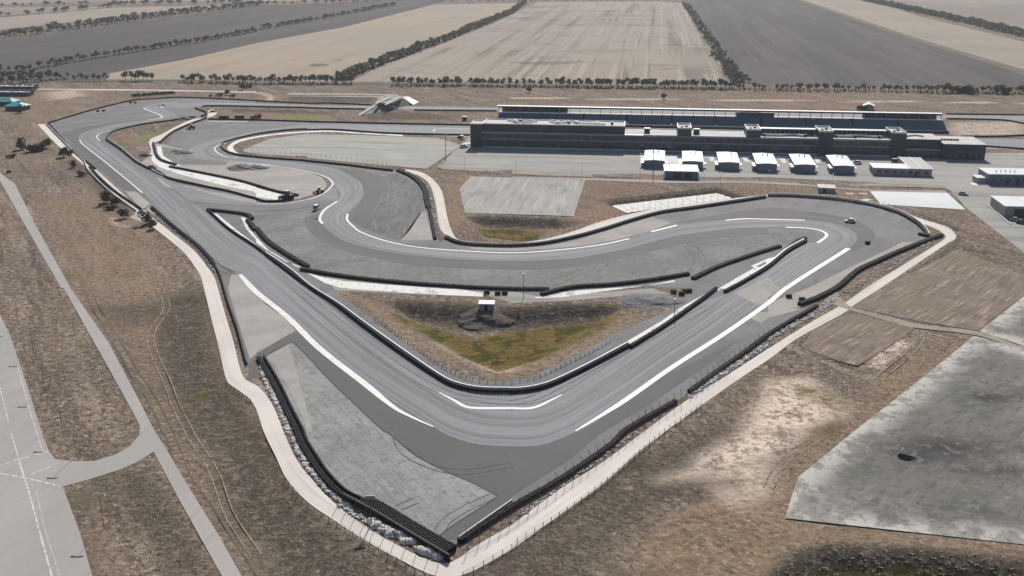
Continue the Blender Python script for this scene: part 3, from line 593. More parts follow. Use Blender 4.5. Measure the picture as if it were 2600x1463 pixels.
# racing surface
zt = .08
SEG = [("s 2900,296 2403,291.5 1261,272.7 780,267 B 1500,138 900,130 500,140 A 2300,185 2000,228 1850,262",
        "s 2900,316 2403,302 1261,281 780,274.5 B 1500,190 900,185 500,230 250,190 A 2170,228"),
       ("A 1850,262 1830,290 1930,335 2050,380 2130,425 2100,455 1900,480 1400,545 1000,640 800,720 772,780 800,830",
        "A 2170,228 2125,255 2150,280 2200,320 2300,370 2380,405 2360,430 2200,470 1700,562 1350,628 1140,700 1070,750 1120,825"),
       ("A 800,830 10 850,10 1430,490 1750,820 2100,1150 2410,1310 21 0,30 640,600 1100,960 1780,1390",
        "A 1120,825 1280,910 1480,1060 10 1360,200 1800,520 2080,680 2573,1050 11 130,1160 540,1475 21 1100,440 1900,980"),
       ("21 1780,1390 31 1880,10 2000,60 2200,120 2400,140 2573,145 32 200,145 350,120 500,60 640,0",
        "21 1900,980 2100,1045 2300,1080 2573,1090 22 0,1075 150,1065 350,1020 500,960"),
       ("32 640,0 22 1100,1150 1600,800 2100,480 2573,150 13 810,1045",
        "22 500,960 900,760 1180,615 1950,130 s 1838,748 13 0,1240 380,985"),
       ("13 810,1045 870,1000 895,950 880,900 800,850 650,800 370,762 0,752 12 2350,750 2150,765",
        "13 380,985 500,990 590,920 560,880 480,855 350,840 180,835 12 2573,838 2250,845"),
       ("12 2150,765 1900,790 1660,815 1400,880 1180,950 900,1010 500,1060 0,1090 11 2000,1065 1600,1030 1300,970 1050,880 960,810 915,760 920,700",
        "12 2250,845 2100,860 1700,915 1450,975 1200,1040 900,1100 600,1150 0,1175 11 1900,1150 1600,1120 1300,1080 900,980 770,900 700,840 650,780 645,740"),
       ("11 920,700 950,670 1030,590 1080,520 1090,450 1040,370 900,290 750,240 400,190 0,150",
        "11 645,740 700,650 815,575 850,500 770,400 700,330 520,275 300,235 0,205"),
       ("11 0,150 B 1500,1025 1250,1015 1110,950 1060,890 1080,860 1230,800 1500,722 1800,657 2200,605 2576,588 C 300,522 700,548 1500,582 2130,598 2500,615",
        "11 0,205 B 1300,1105 820,1060 700,1000 620,910 660,860 800,800 1000,745 1400,675 1800,590 2200,530 2576,495 C 300,450 700,455 1500,470 2130,485 2500,495")]
band('race_track', [a for a, b in SEG], [b for a, b in SEG], zt, M['track'], step=3.0, sub=8)
band('race_track', "s 1100,322 1240,330 2480,352 2900,356", "s 1100,345 1240,352 2480,378 2900,386", .075, M['track'], sub=6)
band('race_track', "11 830,575 640,570 590,590 300,620 0,625 10 2573,620 2200,600 1900,570", "11 810,440 745,445 640,515 500,565 250,603 0,600 10 2573,600 2100,500 1600,330", .072, M['track'], sub=6)

# kerbs and painted edge lines
zk = .11
def kerb(s, w_, taper=None, z=zk): line('kerb', s, w_ * .85, z, M['paint'], taper)
kerb("A 785,805 830,870 1170,1140 1550,1449 10 1430,490", .95); kerb("A 1120,825 1070,770 1070,740 1130,700 1300,648", .9)
kerb("A 1830,290 1930,335 2050,380 2130,425 2100,455 1900,480", 1.3); kerb("A 2115,250 2135,268 2160,280", 1.1)
kerb("10 2410,1310 21 0,35 300,275 640,605 1100,965 1400,1205 1600,1310 1785,1392", 1.9, ([0, .1, .8, 1], [1.3, 2.1, 2.0, .4]))
kerb("21 1840,1045 2000,1130 2100,1188 2200,1203 2573,1205 22 0,1205 160,1208 250,1190 370,1135 500,1070", 1., ([0, .3, .7, 1], [.4, 1.2, 1.2, .4]))
kerb("22 640,1435 1100,1150 1600,800 2100,480 2573,150 13 180,1449 810,1048", 1.7, ([0, .1, 1], [.6, 1.6, 2.0]))
kerb("13 500,992 590,920 560,882 480,857 350,842 180,837", 1.5); kerb("13 370,765 0,755 12 2350,750 2150,765", 1.5)
kerb("12 1660,815 1400,880", 1.5); kerb("12 1180,950 900,1010 500,1060 0,1092 11 2000,1067 1600,1032 1300,972 1050,882 960,812 915,760 920,700", 1.1)
kerb("11 668,800 640,750 690,660 815,575", 1.4); kerb("11 0,598 250,598 500,560 650,510 745,440 770,390 700,330 520,275 300,235 0,205 B 2100,1165 1300,1102", .95)
kerb("B 1260,795 1130,830 1075,865 1060,890 1110,950 1250,1015 1450,1030", 1.0)
kerb("C 1650,540 1700,500 2130,505", .7); kerb("B 2576,165 1500,150 900,135", 1.0); kerb("B 960,440 1600,448", 1.6)
# dark seams along the beds
def seam(s, w_=.35, z=.1): line('asphalt_seam', s, w_, z, M['tyre'])
seam("21 360,535 500,660 700,880 1000,1170 1300,1449 31 1320,0 1600,230 1900,390 2200,520 2430,640"); seam("31 2430,650 1960,950 1820,1060", .3)
seam("21 60,700 200,620 360,535"); seam("10 2400,1310 2350,1300 2200,1200 2100,1110", .25); seam("11 0,675 300,660 590,620 700,600", .35)
seam("11 1310,440 1290,520 1200,680 1090,850", .4); seam("11 1080,530 1095,470 1050,380 950,310", .3)
def wheel_tracks(s, gap=1.9, w_=.4):
    p, L = resample(smooth(G(s, .1)), 2.0); nn = normals2(p)
    for sg in (-1, 1): line('skid_mark', '', w_, .1, M['tyre_mark'], pts=[q + n * gap / 2 * sg for q, n in zip(p, nn)])
M['tyre_mark'] = lay('rubber_mark', (0.085, 0.085, 0.09), [dict(s=.3, c=(.17, .17, .17), lo=.4, hi=.65, d=4)], rough=.9)
wheel_tracks("12 450,1449 700,1330 850,1260 920,1190", 3.4, .3); wheel_tracks("12 1800,1310 1860,1240 1890,1150 1850,1080 1770,1020", 4.2, .35)
wheel_tracks("11 560,1250 800,1200 1150,1150", 2.5, .3); wheel_tracks("31 1430,760 1600,690", 2.2, .3)
wheel_tracks("31 1770,1040 1500,1000 1300,960", 2., .16); wheel_tracks("31 1850,990 1900,900 2100,770 2380,640", 2.2, .2)
wheel_tracks("22 0,1150 200,1110 500,960 1200,590 2000,170", 2.6, .35); wheel_tracks("21 400,0 900,400 1400,770 1900,1050 2300,1130 2573,1150", 2.8, .3)
wheel_tracks("13 400,690 700,740 950,830 1040,930", 2.5, .3); wheel_tracks("21 1400,1320 31 1500,200 2000,400 2573,330", 2.2, .2)
wheel_tracks("10 1700,760 2000,1050 2200,1240 2400,1305", 3., .3); wheel_tracks("11 960,540 1060,440 1000,340 850,270", 3., .3)

# ------------------------------------------------------------------ service roads and old roads
band('service_road', ["A 95,550 430,900 660,1060 1120,1449 10 1250,610 1370,700"], ["A 215,548 560,900 760,1030 1230,1449 10 1300,560 1420,690"], .04, M['service'])
band('service_road', ["10 1520,820 1700,960 1850,1090 1950,1220 2020,1340 2050,1449 20 2110,250 2200,600 2260,870 2300,960 2400,1030 2500,1100 21 0,1210 80,1449 31 200,250 310,480 500,690 800,900 1100,1090 1400,1260 1700,1410 1850,1462 1980,1470 2100,1430 2300,1340 2573,1180",
                       "31 2573,1180 32 500,820 900,530 1300,180 22 1535,1445 1900,1180 2300,900 2573,720 23 300,500 780,240 850,180 1130,0 13 1500,1200 1800,1000 1885,950 1875,890 1800,830 1600,770 1400,700 1100,615 700,548 300,508 0,508",
                       "13 0,508 12 2000,570 1500,640 1150,710 850,790 600,880 300,960 0,1000 11 2200,990 2050,970 1970,880 1920,720 1890,560 1850,440 1750,330 1640,275 1500,250"],
     ["10 1510,720 1700,870 1960,1080 2080,1230 2150,1330 2190,1449 20 2260,250 2350,550 2420,830 2480,930 2573,970 21 90,1060 180,1200 280,1449 31 400,260 550,460 750,680 1000,880 1200,1010 1600,1230 1830,1320 1920,1325 2020,1280 2200,1150 2573,930",
      "31 2573,930 32 500,560 900,310 22 1320,1445 1750,1130 2200,850 2573,610 23 400,360 750,160 980,0 13 1350,1220 1750,970 1785,925 1700,860 1500,780 1300,700 1050,640 700,566 300,530 0,525",
      "13 0,525 12 2000,595 1500,668 1200,745 900,835 600,915 300,980 0,1020 11 2200,1015 2060,1000 1930,930 1850,850 1820,700 1790,540 1740,400 1640,320 1500,275"], .042, M['service'])
for q in ("23 330,575 480,440 790,245", "23 870,190 1160,20 13 1500,1262 1850,1030 1935,930", "13 1890,855 1720,775 1450,690", "13 1960,1045 2100,1075 2290,1100"): line('ditch', q, 2.2, .012, M['weeds'], step=3)
band('service_road', "B 940,300 1100,290 1000,370 800,390 640,430 400,540 200,650 0,740 10 1520,60 1530,170 1600,230", "B 1080,230 960,270 930,380 750,440 600,500 400,610 250,720 60,800 10 1545,60 1570,160 1640,230", .044, M['service'], step=4)
band('service_road', "B 2576,620 2200,650 1800,700 1500,770 1370,840 1380,900 1450,960 1600,1000 2100,1030", "B 2576,600 2200,625 1800,675 1450,745 1280,850 1290,920 1400,970 1600,1005 2100,1035", .044, M['whitegravel'])
band('service_road', "C 0,550 300,540 700,565 1250,598", "C 0,525 300,522 700,548 1250,580", .044, M['whitegravel'])
band('dirt_track', "23 560,130 760,200 1200,330 1400,385 2130,480 2573,640 s 2760,930", "23 680,20 840,190 1250,290 1500,360 2150,440 2573,590 s 2760,905", .052, M['dirt'], sub=2)
band('dirt_track', "00 300,900 1200,905 2573,930", "00 300,893 1200,898 2573,922", .01, M['service'])
band('dirt_track', "01 300,950 1300,958 1220,975 300,965 ", "01 350,935 1400,950 1420,965 500,965", .02, M['lot'])
# runway and taxiway at the left
zo = .03
sheet('runway', "s -260,420 20 0,265 100,470 280,1000 420,1449 30 490,190 560,275 630,550 800,1000 930,1449 s 320,1700 s -200,1700 -700,1000", zo, M['oldconc'])
sheet('taxiway', "30 560,274 750,295 950,290 1150,230 1300,150 1400,30 20 1405,1380 1300,1180 1000,640 640,0 10 615,1449 300,900 0,370 s -60,395 s -60,368 10 0,290 150,400 350,800 710,1449 20 1100,560 1400,1130 1560,1449 30 1640,120 1900,560 2200,1040 2430,1449 s 680,1560 s 620,1560 30 2230,1449 1800,680 1545,200 1500,225 1400,292 1200,380 900,475 631,549 500,420", .034, M['oldconc'])
def mark(s, w_=.3): line('road_marking', s, w_, .05, M['markings'])
mark("30 0,340 190,275 480,195", .5); mark("30 190,285 300,640 400,1010 520,1449", .35); mark("30 115,20 190,275", .25); mark("20 0,1000 85,1350", .25)
mark("30 0,415 240,460 600,545", .5); mark("30 290,440 400,390 520,345", .35); mark("20 180,800 250,1050 320,1300 370,1449 30 430,200", .22)
mark("30 360,590 450,960 600,1449", .15); mark("20 0,465 70,452", .3)
# apron, paddock, lots
sheet('paddock_apron', "C 1700,1000 2010,720 2130,600 F 2070,560 2576,560 s 2800,395 s 2800,760 13 2573,1090 2000,650 1850,480 1780,435 1000,385 12 2573,335 1900,330 1290,300 810,300 800,325 0,262 C 2400,1060 1760,1030", .035, M['paddock'])
sheet('gravel_lot', "B 1560,890 1950,730 2576,640 C 0,572 700,585 1700,620 1950,690 2010,720 1560,1025 1400,1010 700,950 0,880 B 2576,1010 1900,990 1600,950 1520,920", .04, M['lot'])
sheet('gravel_lot', "D 85,1020 1575,1070 12 620,725 0,705 11 2573,705 2100,690 2045,460 2060,430", .04, M['lot2'])
sheet('white_slab', "F 560,1060 1560,1070 1810,1300 700,1230", .045, M['slabwhite'])
sheet('white_slab', "12 1285,90 1340,85 1340,160 1310,235 1290,235", .045, M['slabwhite'])
sheet('white_slab', "E 165,640 400,650 430,780 600,790 160,780", .045, M['slabwhite'])
sheet('white_slab', "E 680,640 2560,680 2400,700 2420,760 2360,760 2330,700 1900,680 1930,770 1870,770 1840,720 1750,690 1400,670 1400,750 1330,750 1280,690 1250,670 870,660 880,740 820,740 800,690 690,680", .045, M['slabwhite'])
sheet('road', "F 1540,1085 1700,1080 1830,1100 2576,1700 s 2800,760 s 2800,900 s 2600,638 F 2000,1320 1640,1100", .042, M['paddock'])
band('earth_strip', "12 0,262 400,285 810,300 810,325", "12 0,300 400,318 810,330 815,335", .05, M['dirt'], sub=2)
band('earth_strip', "12 810,300 1290,303", "12 810,325 1290,335", .05, M['reddirt'], sub=2)
band('earth_strip', "F 300,960 900,960 1540,985", "F 300,990 900,1000 1540,1020", .05, M['dirt'], sub=2)
band('dirt_track', "12 0,325 800,345 1500,360 2573,375 13 1000,455 1780,468", "12 0,345 800,362 1500,390 2573,400 13 1000,470 1800,490", .05, M['paddock'], sub=2)
for q in ["13 770,490 870,495 860,505 780,500", "13 910,490 1000,495 1000,505 920,500", "13 920,560 1000,545 1060,560 960,580"]: sheet('earth_strip', q, .05, M['service'])
sheet('red_soil_plot', "23 850,190 1130,0 13 1900,1060 s 2600,700 s 2600,760 23 2130,430 1500,330", .03, M['reddirt'])
sheet('red_soil_plot', "23 330,590 450,420 790,250 1300,350 1480,400 1350,500 900,780 700,730", .03, M['reddirt'])
sheet('pit_floor', [gp(x, y, -1.2) for x, y in P("12 985,612 2070,482 2240,540 1150,692")], 0, M['tiles'])
for k in range(14):
    t = (k + 1) / 15; a = gp(*[u_ + (v_ - u_) * t for u_, v_ in zip(P("12 985,612")[0], P("12 2070,482")[0])], -1.15); b = gp(*[u_ + (v_ - u_) * t for u_, v_ in zip(P("12 1150,692")[0], P("12 2240,540")[0])], -1.15)
    line('tile_joint', '', .5, 0, M['joint'], pts=[a, b])
# big weathered slabs at the right with stained masks
def stained(name, s, z, n=2.5):
    loop = G(s, z); poly = [(p.x, p.y) for p in loop]
    bm = bmesh.new(); f = bm.faces.new([bm.verts.new(p) for p in loop])
    bmesh.ops.triangulate(bm, faces=[f])
    xs = [p.x for p in loop]; ys = [p.y for p in loop]
    for ax, lo, hi in ((0, min(xs), max(xs)), (1, min(ys), max(ys))):
        for q in np.arange(lo + n, hi, n):
            no = (1, 0, 0) if ax == 0 else (0, 1, 0)
            bmesh.ops.bisect_plane(bm, geom=bm.verts[:] + bm.edges[:] + bm.faces[:], plane_co=(q if ax == 0 else 0, q if ax else 0, 0), plane_no=no)
    bm.normal_update()
    for f in bm.faces:
        if f.normal.z < 0: f.normal_flip()
    me = bpy.data.meshes.new(name); bm.to_mesh(me); bm.free()
    co = np.array([v.co[:] for v in me.vertices]); X, Y = co[:, 0], co[:, 1]
    d = sdist(loop, X, Y); c = np.zeros((len(X), 4)); c[:, 3] = 1
    c[:, 0] = sm01(d / 9 + .05); c[:, 2] = 1 - sm01(d / 9)
    for (q, rx, ry) in [("33 1750,170", 13, 7), ("33 1500,250", 6, 4), ("23 2200,1100", 5, 4), ("33 2300,400", 12, 3)]:
        p = G(q)[0]; c[:, 1] = np.maximum(c[:, 1], np.exp(-((X - p.x) / rx) ** 2 - ((Y - p.y) / ry) ** 2))
    a = me.color_attributes.new('mC', 'FLOAT_COLOR', 'POINT'); a.data.foreach_set('color', c.ravel())
    tag(link(name, me, M['oldslab']), kind='structure')
stained('concrete_slab', "23 2070,480 1500,940 850,1449 33 300,455 170,865 1400,1000 2573,1130 s 2760,1405 2760,960 23 2573,620", .06)
stained('concrete_slab', "23 2130,430 2573,80 s 2760,640 2760,880 23 2573,580", .06, 4)
# ------------------------------------------------------------------ tyre barriers, walls, fences
def tyre_template(n, tyres, th, r, hollow):
    v, f = [], []; rings = []
    for k in range(tyres):
        z0 = k * th
        prof = [(r * .84, z0 + .01), (r, z0 + th * .5), (r * .84, z0 + th - .01)] if n > 6 else [(r * .84, z0 + .01), (r, z0 + th * .5)]
        for rr, z in prof: rings.append((rr, z))
    if n <= 6: rings.append((r * .84, tyres * th))
    if hollow: rings += [(r * .45, tyres * th + .0), (r * .45, tyres * th - .22)]
    for rr, z in rings:
        for i in range(n): t = 2 * math.pi * i / n; v.append((rr * math.cos(t), rr * math.sin(t), z))
    for k in range(len(rings) - 1):
        for i in range(n): j = (i + 1) % n; f.append((k*n+i, k*n+j, (k+1)*n+j, (k+1)*n+i))
    v.append((0, 0, rings[-1][1])); c = len(v) - 1; k = len(rings) - 1
    for i in range(n): f.append((k*n+i, k*n+(i+1) % n, c, c))
    return np.array(v), f
def replicate(name, vt, ft, pos, mat, parent=None, scl=None, rot=None, faces_tri=True):
    pos = np.array(pos); n = len(pos); V = np.repeat(vt[None], n, 0)
    if scl is not None: V = V * (np.array(scl)[:, None, None] if np.ndim(scl) == 1 else np.array(scl)[:, None, :])
    if rot is not None:
        c = np.cos(rot)[:, None]; s_ = np.sin(rot)[:, None]
        V = np.stack([V[..., 0]*c - V[..., 1]*s_, V[..., 0]*s_ + V[..., 1]*c, V[..., 2]], 2)
    V = V + pos[:, None, :]
    me = bpy.data.meshes.new(name); m = len(vt); me.vertices.add(n * m); me.vertices.foreach_set('co', V.ravel())
    clean = [tuple(dict.fromkeys(q)) for q in ft]; tot = [len(q) for q in clean]; flat = np.array([i for q in clean for i in q])
    L = len(flat); idx_ = (flat[None] + (np.arange(n) * m)[:, None]).ravel()
    me.loops.add(len(idx_)); me.loops.foreach_set('vertex_index', idx_)
    tt = np.tile(np.array(tot), n); me.polygons.add(len(tt)); me.polygons.foreach_set('loop_start', np.concatenate([[0], np.cumsum(tt)[:-1]])); me.polygons.foreach_set('loop_total', tt)
    me.update(calc_edges=True); return link(name, me, mat, parent)
NEAR_T = tyre_template(9, 5, .20, .31, True); FAR_T = tyre_template(6, 5, .19, .31, False)
def tyre_barrier(s, rows, label, near=False, off=0.0, group='black tyre barriers lining the circuit', scale=1.0):
    p = smooth(G(s)); p, L = resample(p, .63 * scale); nn = normals2(p); pos = []
    for q, n in zip(p, nn):
        for r in range(rows):
            o = q + n * ((r - (rows - 1) / 2) * .62 * scale + off)
            pos.append((o.x + rng.uniform(-.03, .03), o.y + rng.uniform(-.03, .03), .03))
    vt, ft = NEAR_T if near else FAR_T
    o = replicate('tyre_barrier', vt * scale, ft, pos, M['tyre'], rot=nr.uniform(0, 6.28, len(pos)), scl=nr.uniform(.95, 1.04, len(pos)))
    return tag(o, label, 'tyre barrier', group)
def wall(name, s, thick, h, mat, label, cat, off=0.0, z0=0.0, group=None, step=2.0, pts=None):
    p = smooth(G(s)) if pts is None else pts
    p, L = resample(p, step); nn = normals2(p); mb = MB()
    for i in range(len(p) - 1):
        a, b = p[i] + nn[i] * off, p[i+1] + nn[i+1] * off; ha, hb = nn[i] * thick / 2, nn[i+1] * thick / 2
        lo = [a - ha, b - hb, b + hb, a + ha]
        q = [(x.x, x.y, x.z + z0) for x in lo] + [(x.x, x.y, x.z + z0 + h) for x in lo]
        n = len(mb.v); mb.v += q
        for f in ((7,6,5,4)[::-1],(0,1,5,4),(2,3,7,6)): mb.f.append(tuple(n + k for k in f)); mb.mi.append(0)
        if i == 0: mb.f.append((n+3, n, n+4, n+7)); mb.mi.append(0)
        if i == len(p) - 2: mb.f.append((n+1, n+2, n+6, n+5)); mb.mi.append(0)
    return tag(mb.obj(name, mat), label, cat, group)
gw = 'low concrete walls along the circuit'
tyre_barrier("A 265,545 640,430 980,330 1400,225 1680,165 2050,140 B 400,55 600,58 1000,72 1440,95", 1, 'long black tyre barrier curving along the far top left edge of the circuit')
tyre_barrier("A 280,548 420,700 570,870", 1, 'short black tyre barrier going down from the sharp top left corner of the circuit')
tyre_barrier("A 650,960 860,1140 1050,1290 10 900,230 1130,460 1420,660", 1, 'black tyre barrier along the dark strip left of the long straight, above the paved gap')
wall('concrete_wall', "A 250,560 640,960 860,1160 10 880,260 1110,490 1370,680", .35, .9, M['conc'], 'pale concrete wall beside the service road behind the upper left tyre barrier', 'wall', group=gw)
wall('crash_barrier', "B 750,380 640,382 500,412 0,480 A 1800,563 1400,658 1280,720 1230,790 1240,822 1450,962 1720,1182", .5, .95, M['tyre'], 'thin dark barrier bending around the inner side of the upper left hairpin', 'barrier')
wall('crash_barrier', "A 1720,1182 1900,1275 2100,1345 10 1700,350 2000,420 2300,480 2573,555 11 100,583 250,578 370,552", .5, .95, M['tyre'], 'thin dark barrier from the long straight to the tip of the white stone island', 'barrier')
wall('concrete_wall', "A 1260,790 1280,822 1470,950 1740,1175 1920,1270 10 1560,285 1700,340 2000,410 2573,545", .3, .8, M['conc'], 'low grey wall just behind the thin dark barrier right of the long straight', 'wall', group=gw)
tyre_barrier("10 1530,645 1700,800 1900,960 2000,1045 2100,1150 2160,1235", 2, 'black tyre barrier left of the long straight, between paved gap and pale triangle', True)
wall('crash_barrier', "10 2160,1230 2210,1320 2250,1449 20 2300,170 2390,430 2480,770", .4, .95, M['tyre'], 'thin black barrier between the weedy strip and the pale concrete triangle', 'barrier')
tyre_barrier("10 2090,672 2300,860 2573,1042 11 130,1142", 1, 'black tyre barrier along the island wedge beside the long straight', True)
tyre_barrier("11 130,1142 350,1310 540,1449 21 800,170 1100,400 1500,690 1900,950 2050,1010 2250,1045 2573,1055 22 0,1055 150,1045 350,1000 600,890 900,740 1170,595", 1, 'longest black tyre barrier, wrapping around the grassy basin inside the bottom corner', True)
wall('concrete_wall', "11 100,1105 350,1275 560,1449 21 830,170 1120,385 1520,670 1900,925 2050,985 2250,1022 2573,1030 22 0,1032 150,1022 350,975 600,865 900,712 1160,570", .38, 1.0, M['whitewall'], 'white topped concrete wall behind the tyre barrier inside the bottom corner', 'wall', group=gw)
tyre_barrier("22 1190,600 1500,410 1800,200 1950,90 2050,15", 2, 'black tyre barrier in front of the white stone strip on the right straight', True)
tyre_barrier("22 2140,45 12 2350,1380 2573,1245 13 200,1085 380,985", 2, 'straight black tyre barrier with white stone strip left of the right hand hairpin exit', True)
wall('concrete_wall', "12 2400,1335 2573,1225 13 190,1070 360,975", .5, 1.1, M['whitewall'], 'white topped wall along the last straight piece inside the right hairpin', 'wall', group=gw)
tyre_barrier("13 200,1060 300,985 370,955", 3, 'short thick black tyre block at the upper end of the inner right wall')
tyre_barrier("10 2090,668 2300,690 2480,718 2535,760", 3, 'black tyre barrier forming the blunt upper side of the narrow island wedge', True)
tyre_barrier("10 2490,770 2573,870 11 0,850 120,985 300,1110 520,1240", 3, 'thick black tyre barrier running down the right side of the narrow island wedge', True)
tyre_barrier("11 460,1268 900,1342 1500,1405 2000,1440 s 1250,735 1393,737", 3, 'long thick black tyre barrier above the white stone strip left of the thin mast', True)
tyre_barrier("22 300,72 12 600,1449 1000,1422 1400,1375 1770,1315", 3, 'long thick black tyre barrier above the white stone strip right of the thin mast', True)
tyre_barrier("12 1820,1360 2050,1250 2300,1160 2573,1070 13 120,1035", 3, 'thick black tyre barrier slanting up to the right behind the small cabin slab')
tyre_barrier("13 1520,912 1600,930", 3, 'stub of black tyre barrier at the lower end of the right hairpin curve')
tyre_barrier("13 1600,930 1560,875 1480,800 1300,700 1000,620 700,570 400,545 200,533 0,530", 1, 'curved black tyre barrier around the outside of the right hand hairpin')
wall('concrete_wall', "13 1625,925 1585,865 1500,785 1310,682 1000,602 700,555 400,530 200,519 0,516", .5, 1.15, M['conc'], 'pale concrete wall behind the curved tyre barrier of the right hairpin', 'wall', group=gw)
tyre_barrier("12 2550,545 2200,598 1800,658 1500,700 1200,780 900,875 600,955 300,1012 0,1035 11 2200,1025 2020,1000 1900,950", 1, 'long thin black tyre barrier along the inside lane below the white tiled pit')
wall('concrete_wall', "12 2550,530 2200,583 1800,643 1500,685 1200,765 900,860 600,940 300,1000 0,1020 11 2200,1010 2030,985 1915,930", .4, 1.0, M['conc'], 'pale wall behind the thin tyre barrier below the white tiled pit', 'wall', group=gw)
tyre_barrier("11 1430,272 1550,322 1650,398 1700,478 1715,560 1735,645", 4, 'thick curved black tyre barrier on the right of the S bend gravel bed', True)
tyre_barrier("11 1738,650 1770,800 1800,960", 2, 'straight black tyre barrier continuing below the curved one at the S bend', True)
tyre_barrier("C 0,930 500,980 800,1018 1110,1055", 2, 'straight black tyre barrier below the light gravel lot, ending at the S bend')
wall('crash_barrier', "C 0,932 B 2576,1092 2000,1053 1500,1003 1310,960 1205,900 1175,850 1210,795 1350,750", .8, .95, M['tyre'], 'dark barrier around the inside of the middle hairpin, below the gravel lot', 'barrier')
wall('crash_barrier', "B 1350,748 1500,711 1800,648 2200,597 2576,575 C 0,522 300,517 700,542 1000,562 1500,577 2130,590", .9, 1.0, M['tyre'], 'long dark barrier between the pit straight and the light gravel lot', 'barrier')
wall('crash_barrier', "B 960,412 1300,417 2000,432 2576,452 C 500,425 1200,440 2130,458", .7, 1.0, M['tyre'], 'long dark barrier on the far side of the pit straight', 'barrier')
wall('crash_barrier', "B 1440,92 2000,122 2576,150 C 300,170 840,195", .5, .9, M['tyre'], 'dark barrier on the far side of the far straight, left of the underpass', 'barrier')
wall('crash_barrier', "B 870,215 900,195 1500,200 2000,212 2576,222 C 0,232 400,243 760,250", .6, .95, M['tyre'], 'dark barrier on the near side of the far straight, left of the underpass', 'barrier')
wall('crash_barrier', "C 1400,262 2000,268 2480,272", .6, .95, M['tyre'], 'dark barrier beside the far straight between underpass and grandstand', 'barrier')
wall('crash_barrier', "F 1560,118 2000,125 2350,140 2576,180 s 2760,330", .6, .95, M['tyre'], 'curving dark barrier beside the far straight right of the grandstand', 'barrier')
wall('crash_barrier', "F 2576,335 2200,350 1750,350", .6, .95, M['tyre'], 'dark barrier at the far right between the grandstand infield and pit straight', 'barrier')
wall('crash_barrier', "F 2070,480 2576,515 s 2760,395", .6, .95, M['tyre'], 'dark barrier leaving the right end of the pit building', 'barrier')
wall('crash_barrier', "F 1560,55 2576,68 s 2760,298", .5, .9, M['tyre'], 'dark barrier on the outer edge of the far straight right of the grandstand', 'barrier')
tyre_barrier("B 915,402 700,478 550,540 400,612 300,682 170,798", 2, 'thick black tyre barrier slanting down left beside the hairpin run off in the upper left')
tyre_barrier("B 60,800 85,900 115,1000 200,1085 430,1160", 2, 'curved black tyre barrier beside the white stones at the left tip of the lens infield')
tyre_barrier("B 330,1190 700,1262 1200,1362 1560,1442 11 200,480 420,522", 2, 'long black tyre barrier above the wide white stone strip')
tyre_barrier("B 750,230 830,265 905,290 930,320 900,350 850,362", 2, 'small hooked black tyre barrier near the pale road junction at the top left')
tyre_barrier("31 2050,1115 32 0,775 500,485 1000,140 22 1135,1449 1640,1155", 2, 'black tyre barrier along the lower right edge of the circuit from the bottom tip', True)
tyre_barrier("22 1780,1055 2050,860 2300,685 2573,482 23 250,330 490,192", 2, 'black tyre barrier on the right edge, between the fence gap and the earth track', True)
tyre_barrier("23 320,172 500,105 700,0 13 900,1282 1100,1185 1300,1095 1550,995 1740,925", 3, 'thick black tyre barrier rising to the outer corner of the right hairpin', True)
tyre_barrier("21 55,712 200,960 340,1250 440,1449 31 480,110 570,260 700,450 880,630 1060,720", 1, 'thin dark tyre row along the outer left edge of the big grey gravel bed', True, off=.75)
tyre_barrier("21 55,712 200,960 340,1250 440,1449 31 480,110 570,260 700,450 880,630 1060,720", 2, 'dark double tyre row behind the thin one left of the big grey gravel bed', True, off=-.75)
tyre_barrier("31 1090,715 1250,800 1600,1015 1945,1215", 5, 'widest black tyre barrier, five rows deep, at the bottom tip of the circuit', True, scale=1.12)
wall('crash_wall', "31 880,680 1060,775 1250,880 1600,1095 1945,1300", .5, 1.5, M['tyre'], 'tall dark crash wall behind the widest tyre barrier at the bottom tip', 'wall')  # black colour carries the shade of the front face
wall('kerb_wall', "31 2050,1110 2030,1080 2060,1050 2573,690", .3, .35, M['metal'], 'low grey kerb rounding the end of the lower right tyre barrier', 'wall')

def fence(s, step, h, label, group, rails, mat=M['rust'], lean=True, post_r=.06, braces=()):
    p, L = resample(smooth(G(s)), step); nn = normals2(p); O = p[0].copy()
    root = thing('debris_fence' if lean else 'rail_fence', label, 'fence', tuple(O), 0, group)
    bend = math.copysign(.45, 1)
    mb = MB(); mb.cyl((0, 0, -.2), (0, 0, h), post_r, n=6)
    if lean: mb.cyl((0, 0, h), (0, .55, h + .65), post_r * .9, n=6)
    pm = mesh('post', mb.v, mb.f)
    if len(p) > 100: p, L = resample(p, n=100); nn = normals2(p)
    for q, n in zip(p, nn):
        o = link('post', pm, None, root); 
        o.location = q - O; o.rotation_euler = (0, 0, math.atan2(-n.x, n.y) if lean else 0)
    pm.materials.append(mat)
    mb = MB()
    for z in rails:
        for a, b in zip(p, p[1:]): mb.cyl(a - O + Vector((0, 0, z)), b - O + Vector((0, 0, z)), .035 if not lean else .014, n=4, cap=False)
    mb.obj('rail' if not lean else 'wire_mesh', mat, root)
    return root
gf_ = 'debris fences along the service road'
fence("31 820,750 1020,880 1245,1010 1465,1140 1710,1280 1830,1360", 3.2, 2.9, 'debris fence of rusty posts between white boulders and service road, bottom tip', gf_, [.3, .9, 1.5, 2.1, 2.7])
fence("31 2130,1180 2490,960 32 15,885 500,550 915,250 1140,90 22 1360,1360 1700,1165", 3.25, 3.4, 'debris fence with kinked posts along the lower right edge, nearest the bottom tip', gf_, [.3, .9, 1.5, 2.1, 2.7, 3.3])
fence("22 1790,1075 2050,890 2300,715 2573,520", 3.25, 3.2, 'debris fence with kinked posts on the right edge, beyond the fence gap', gf_, [.3, .9, 1.5, 2.1, 2.7])
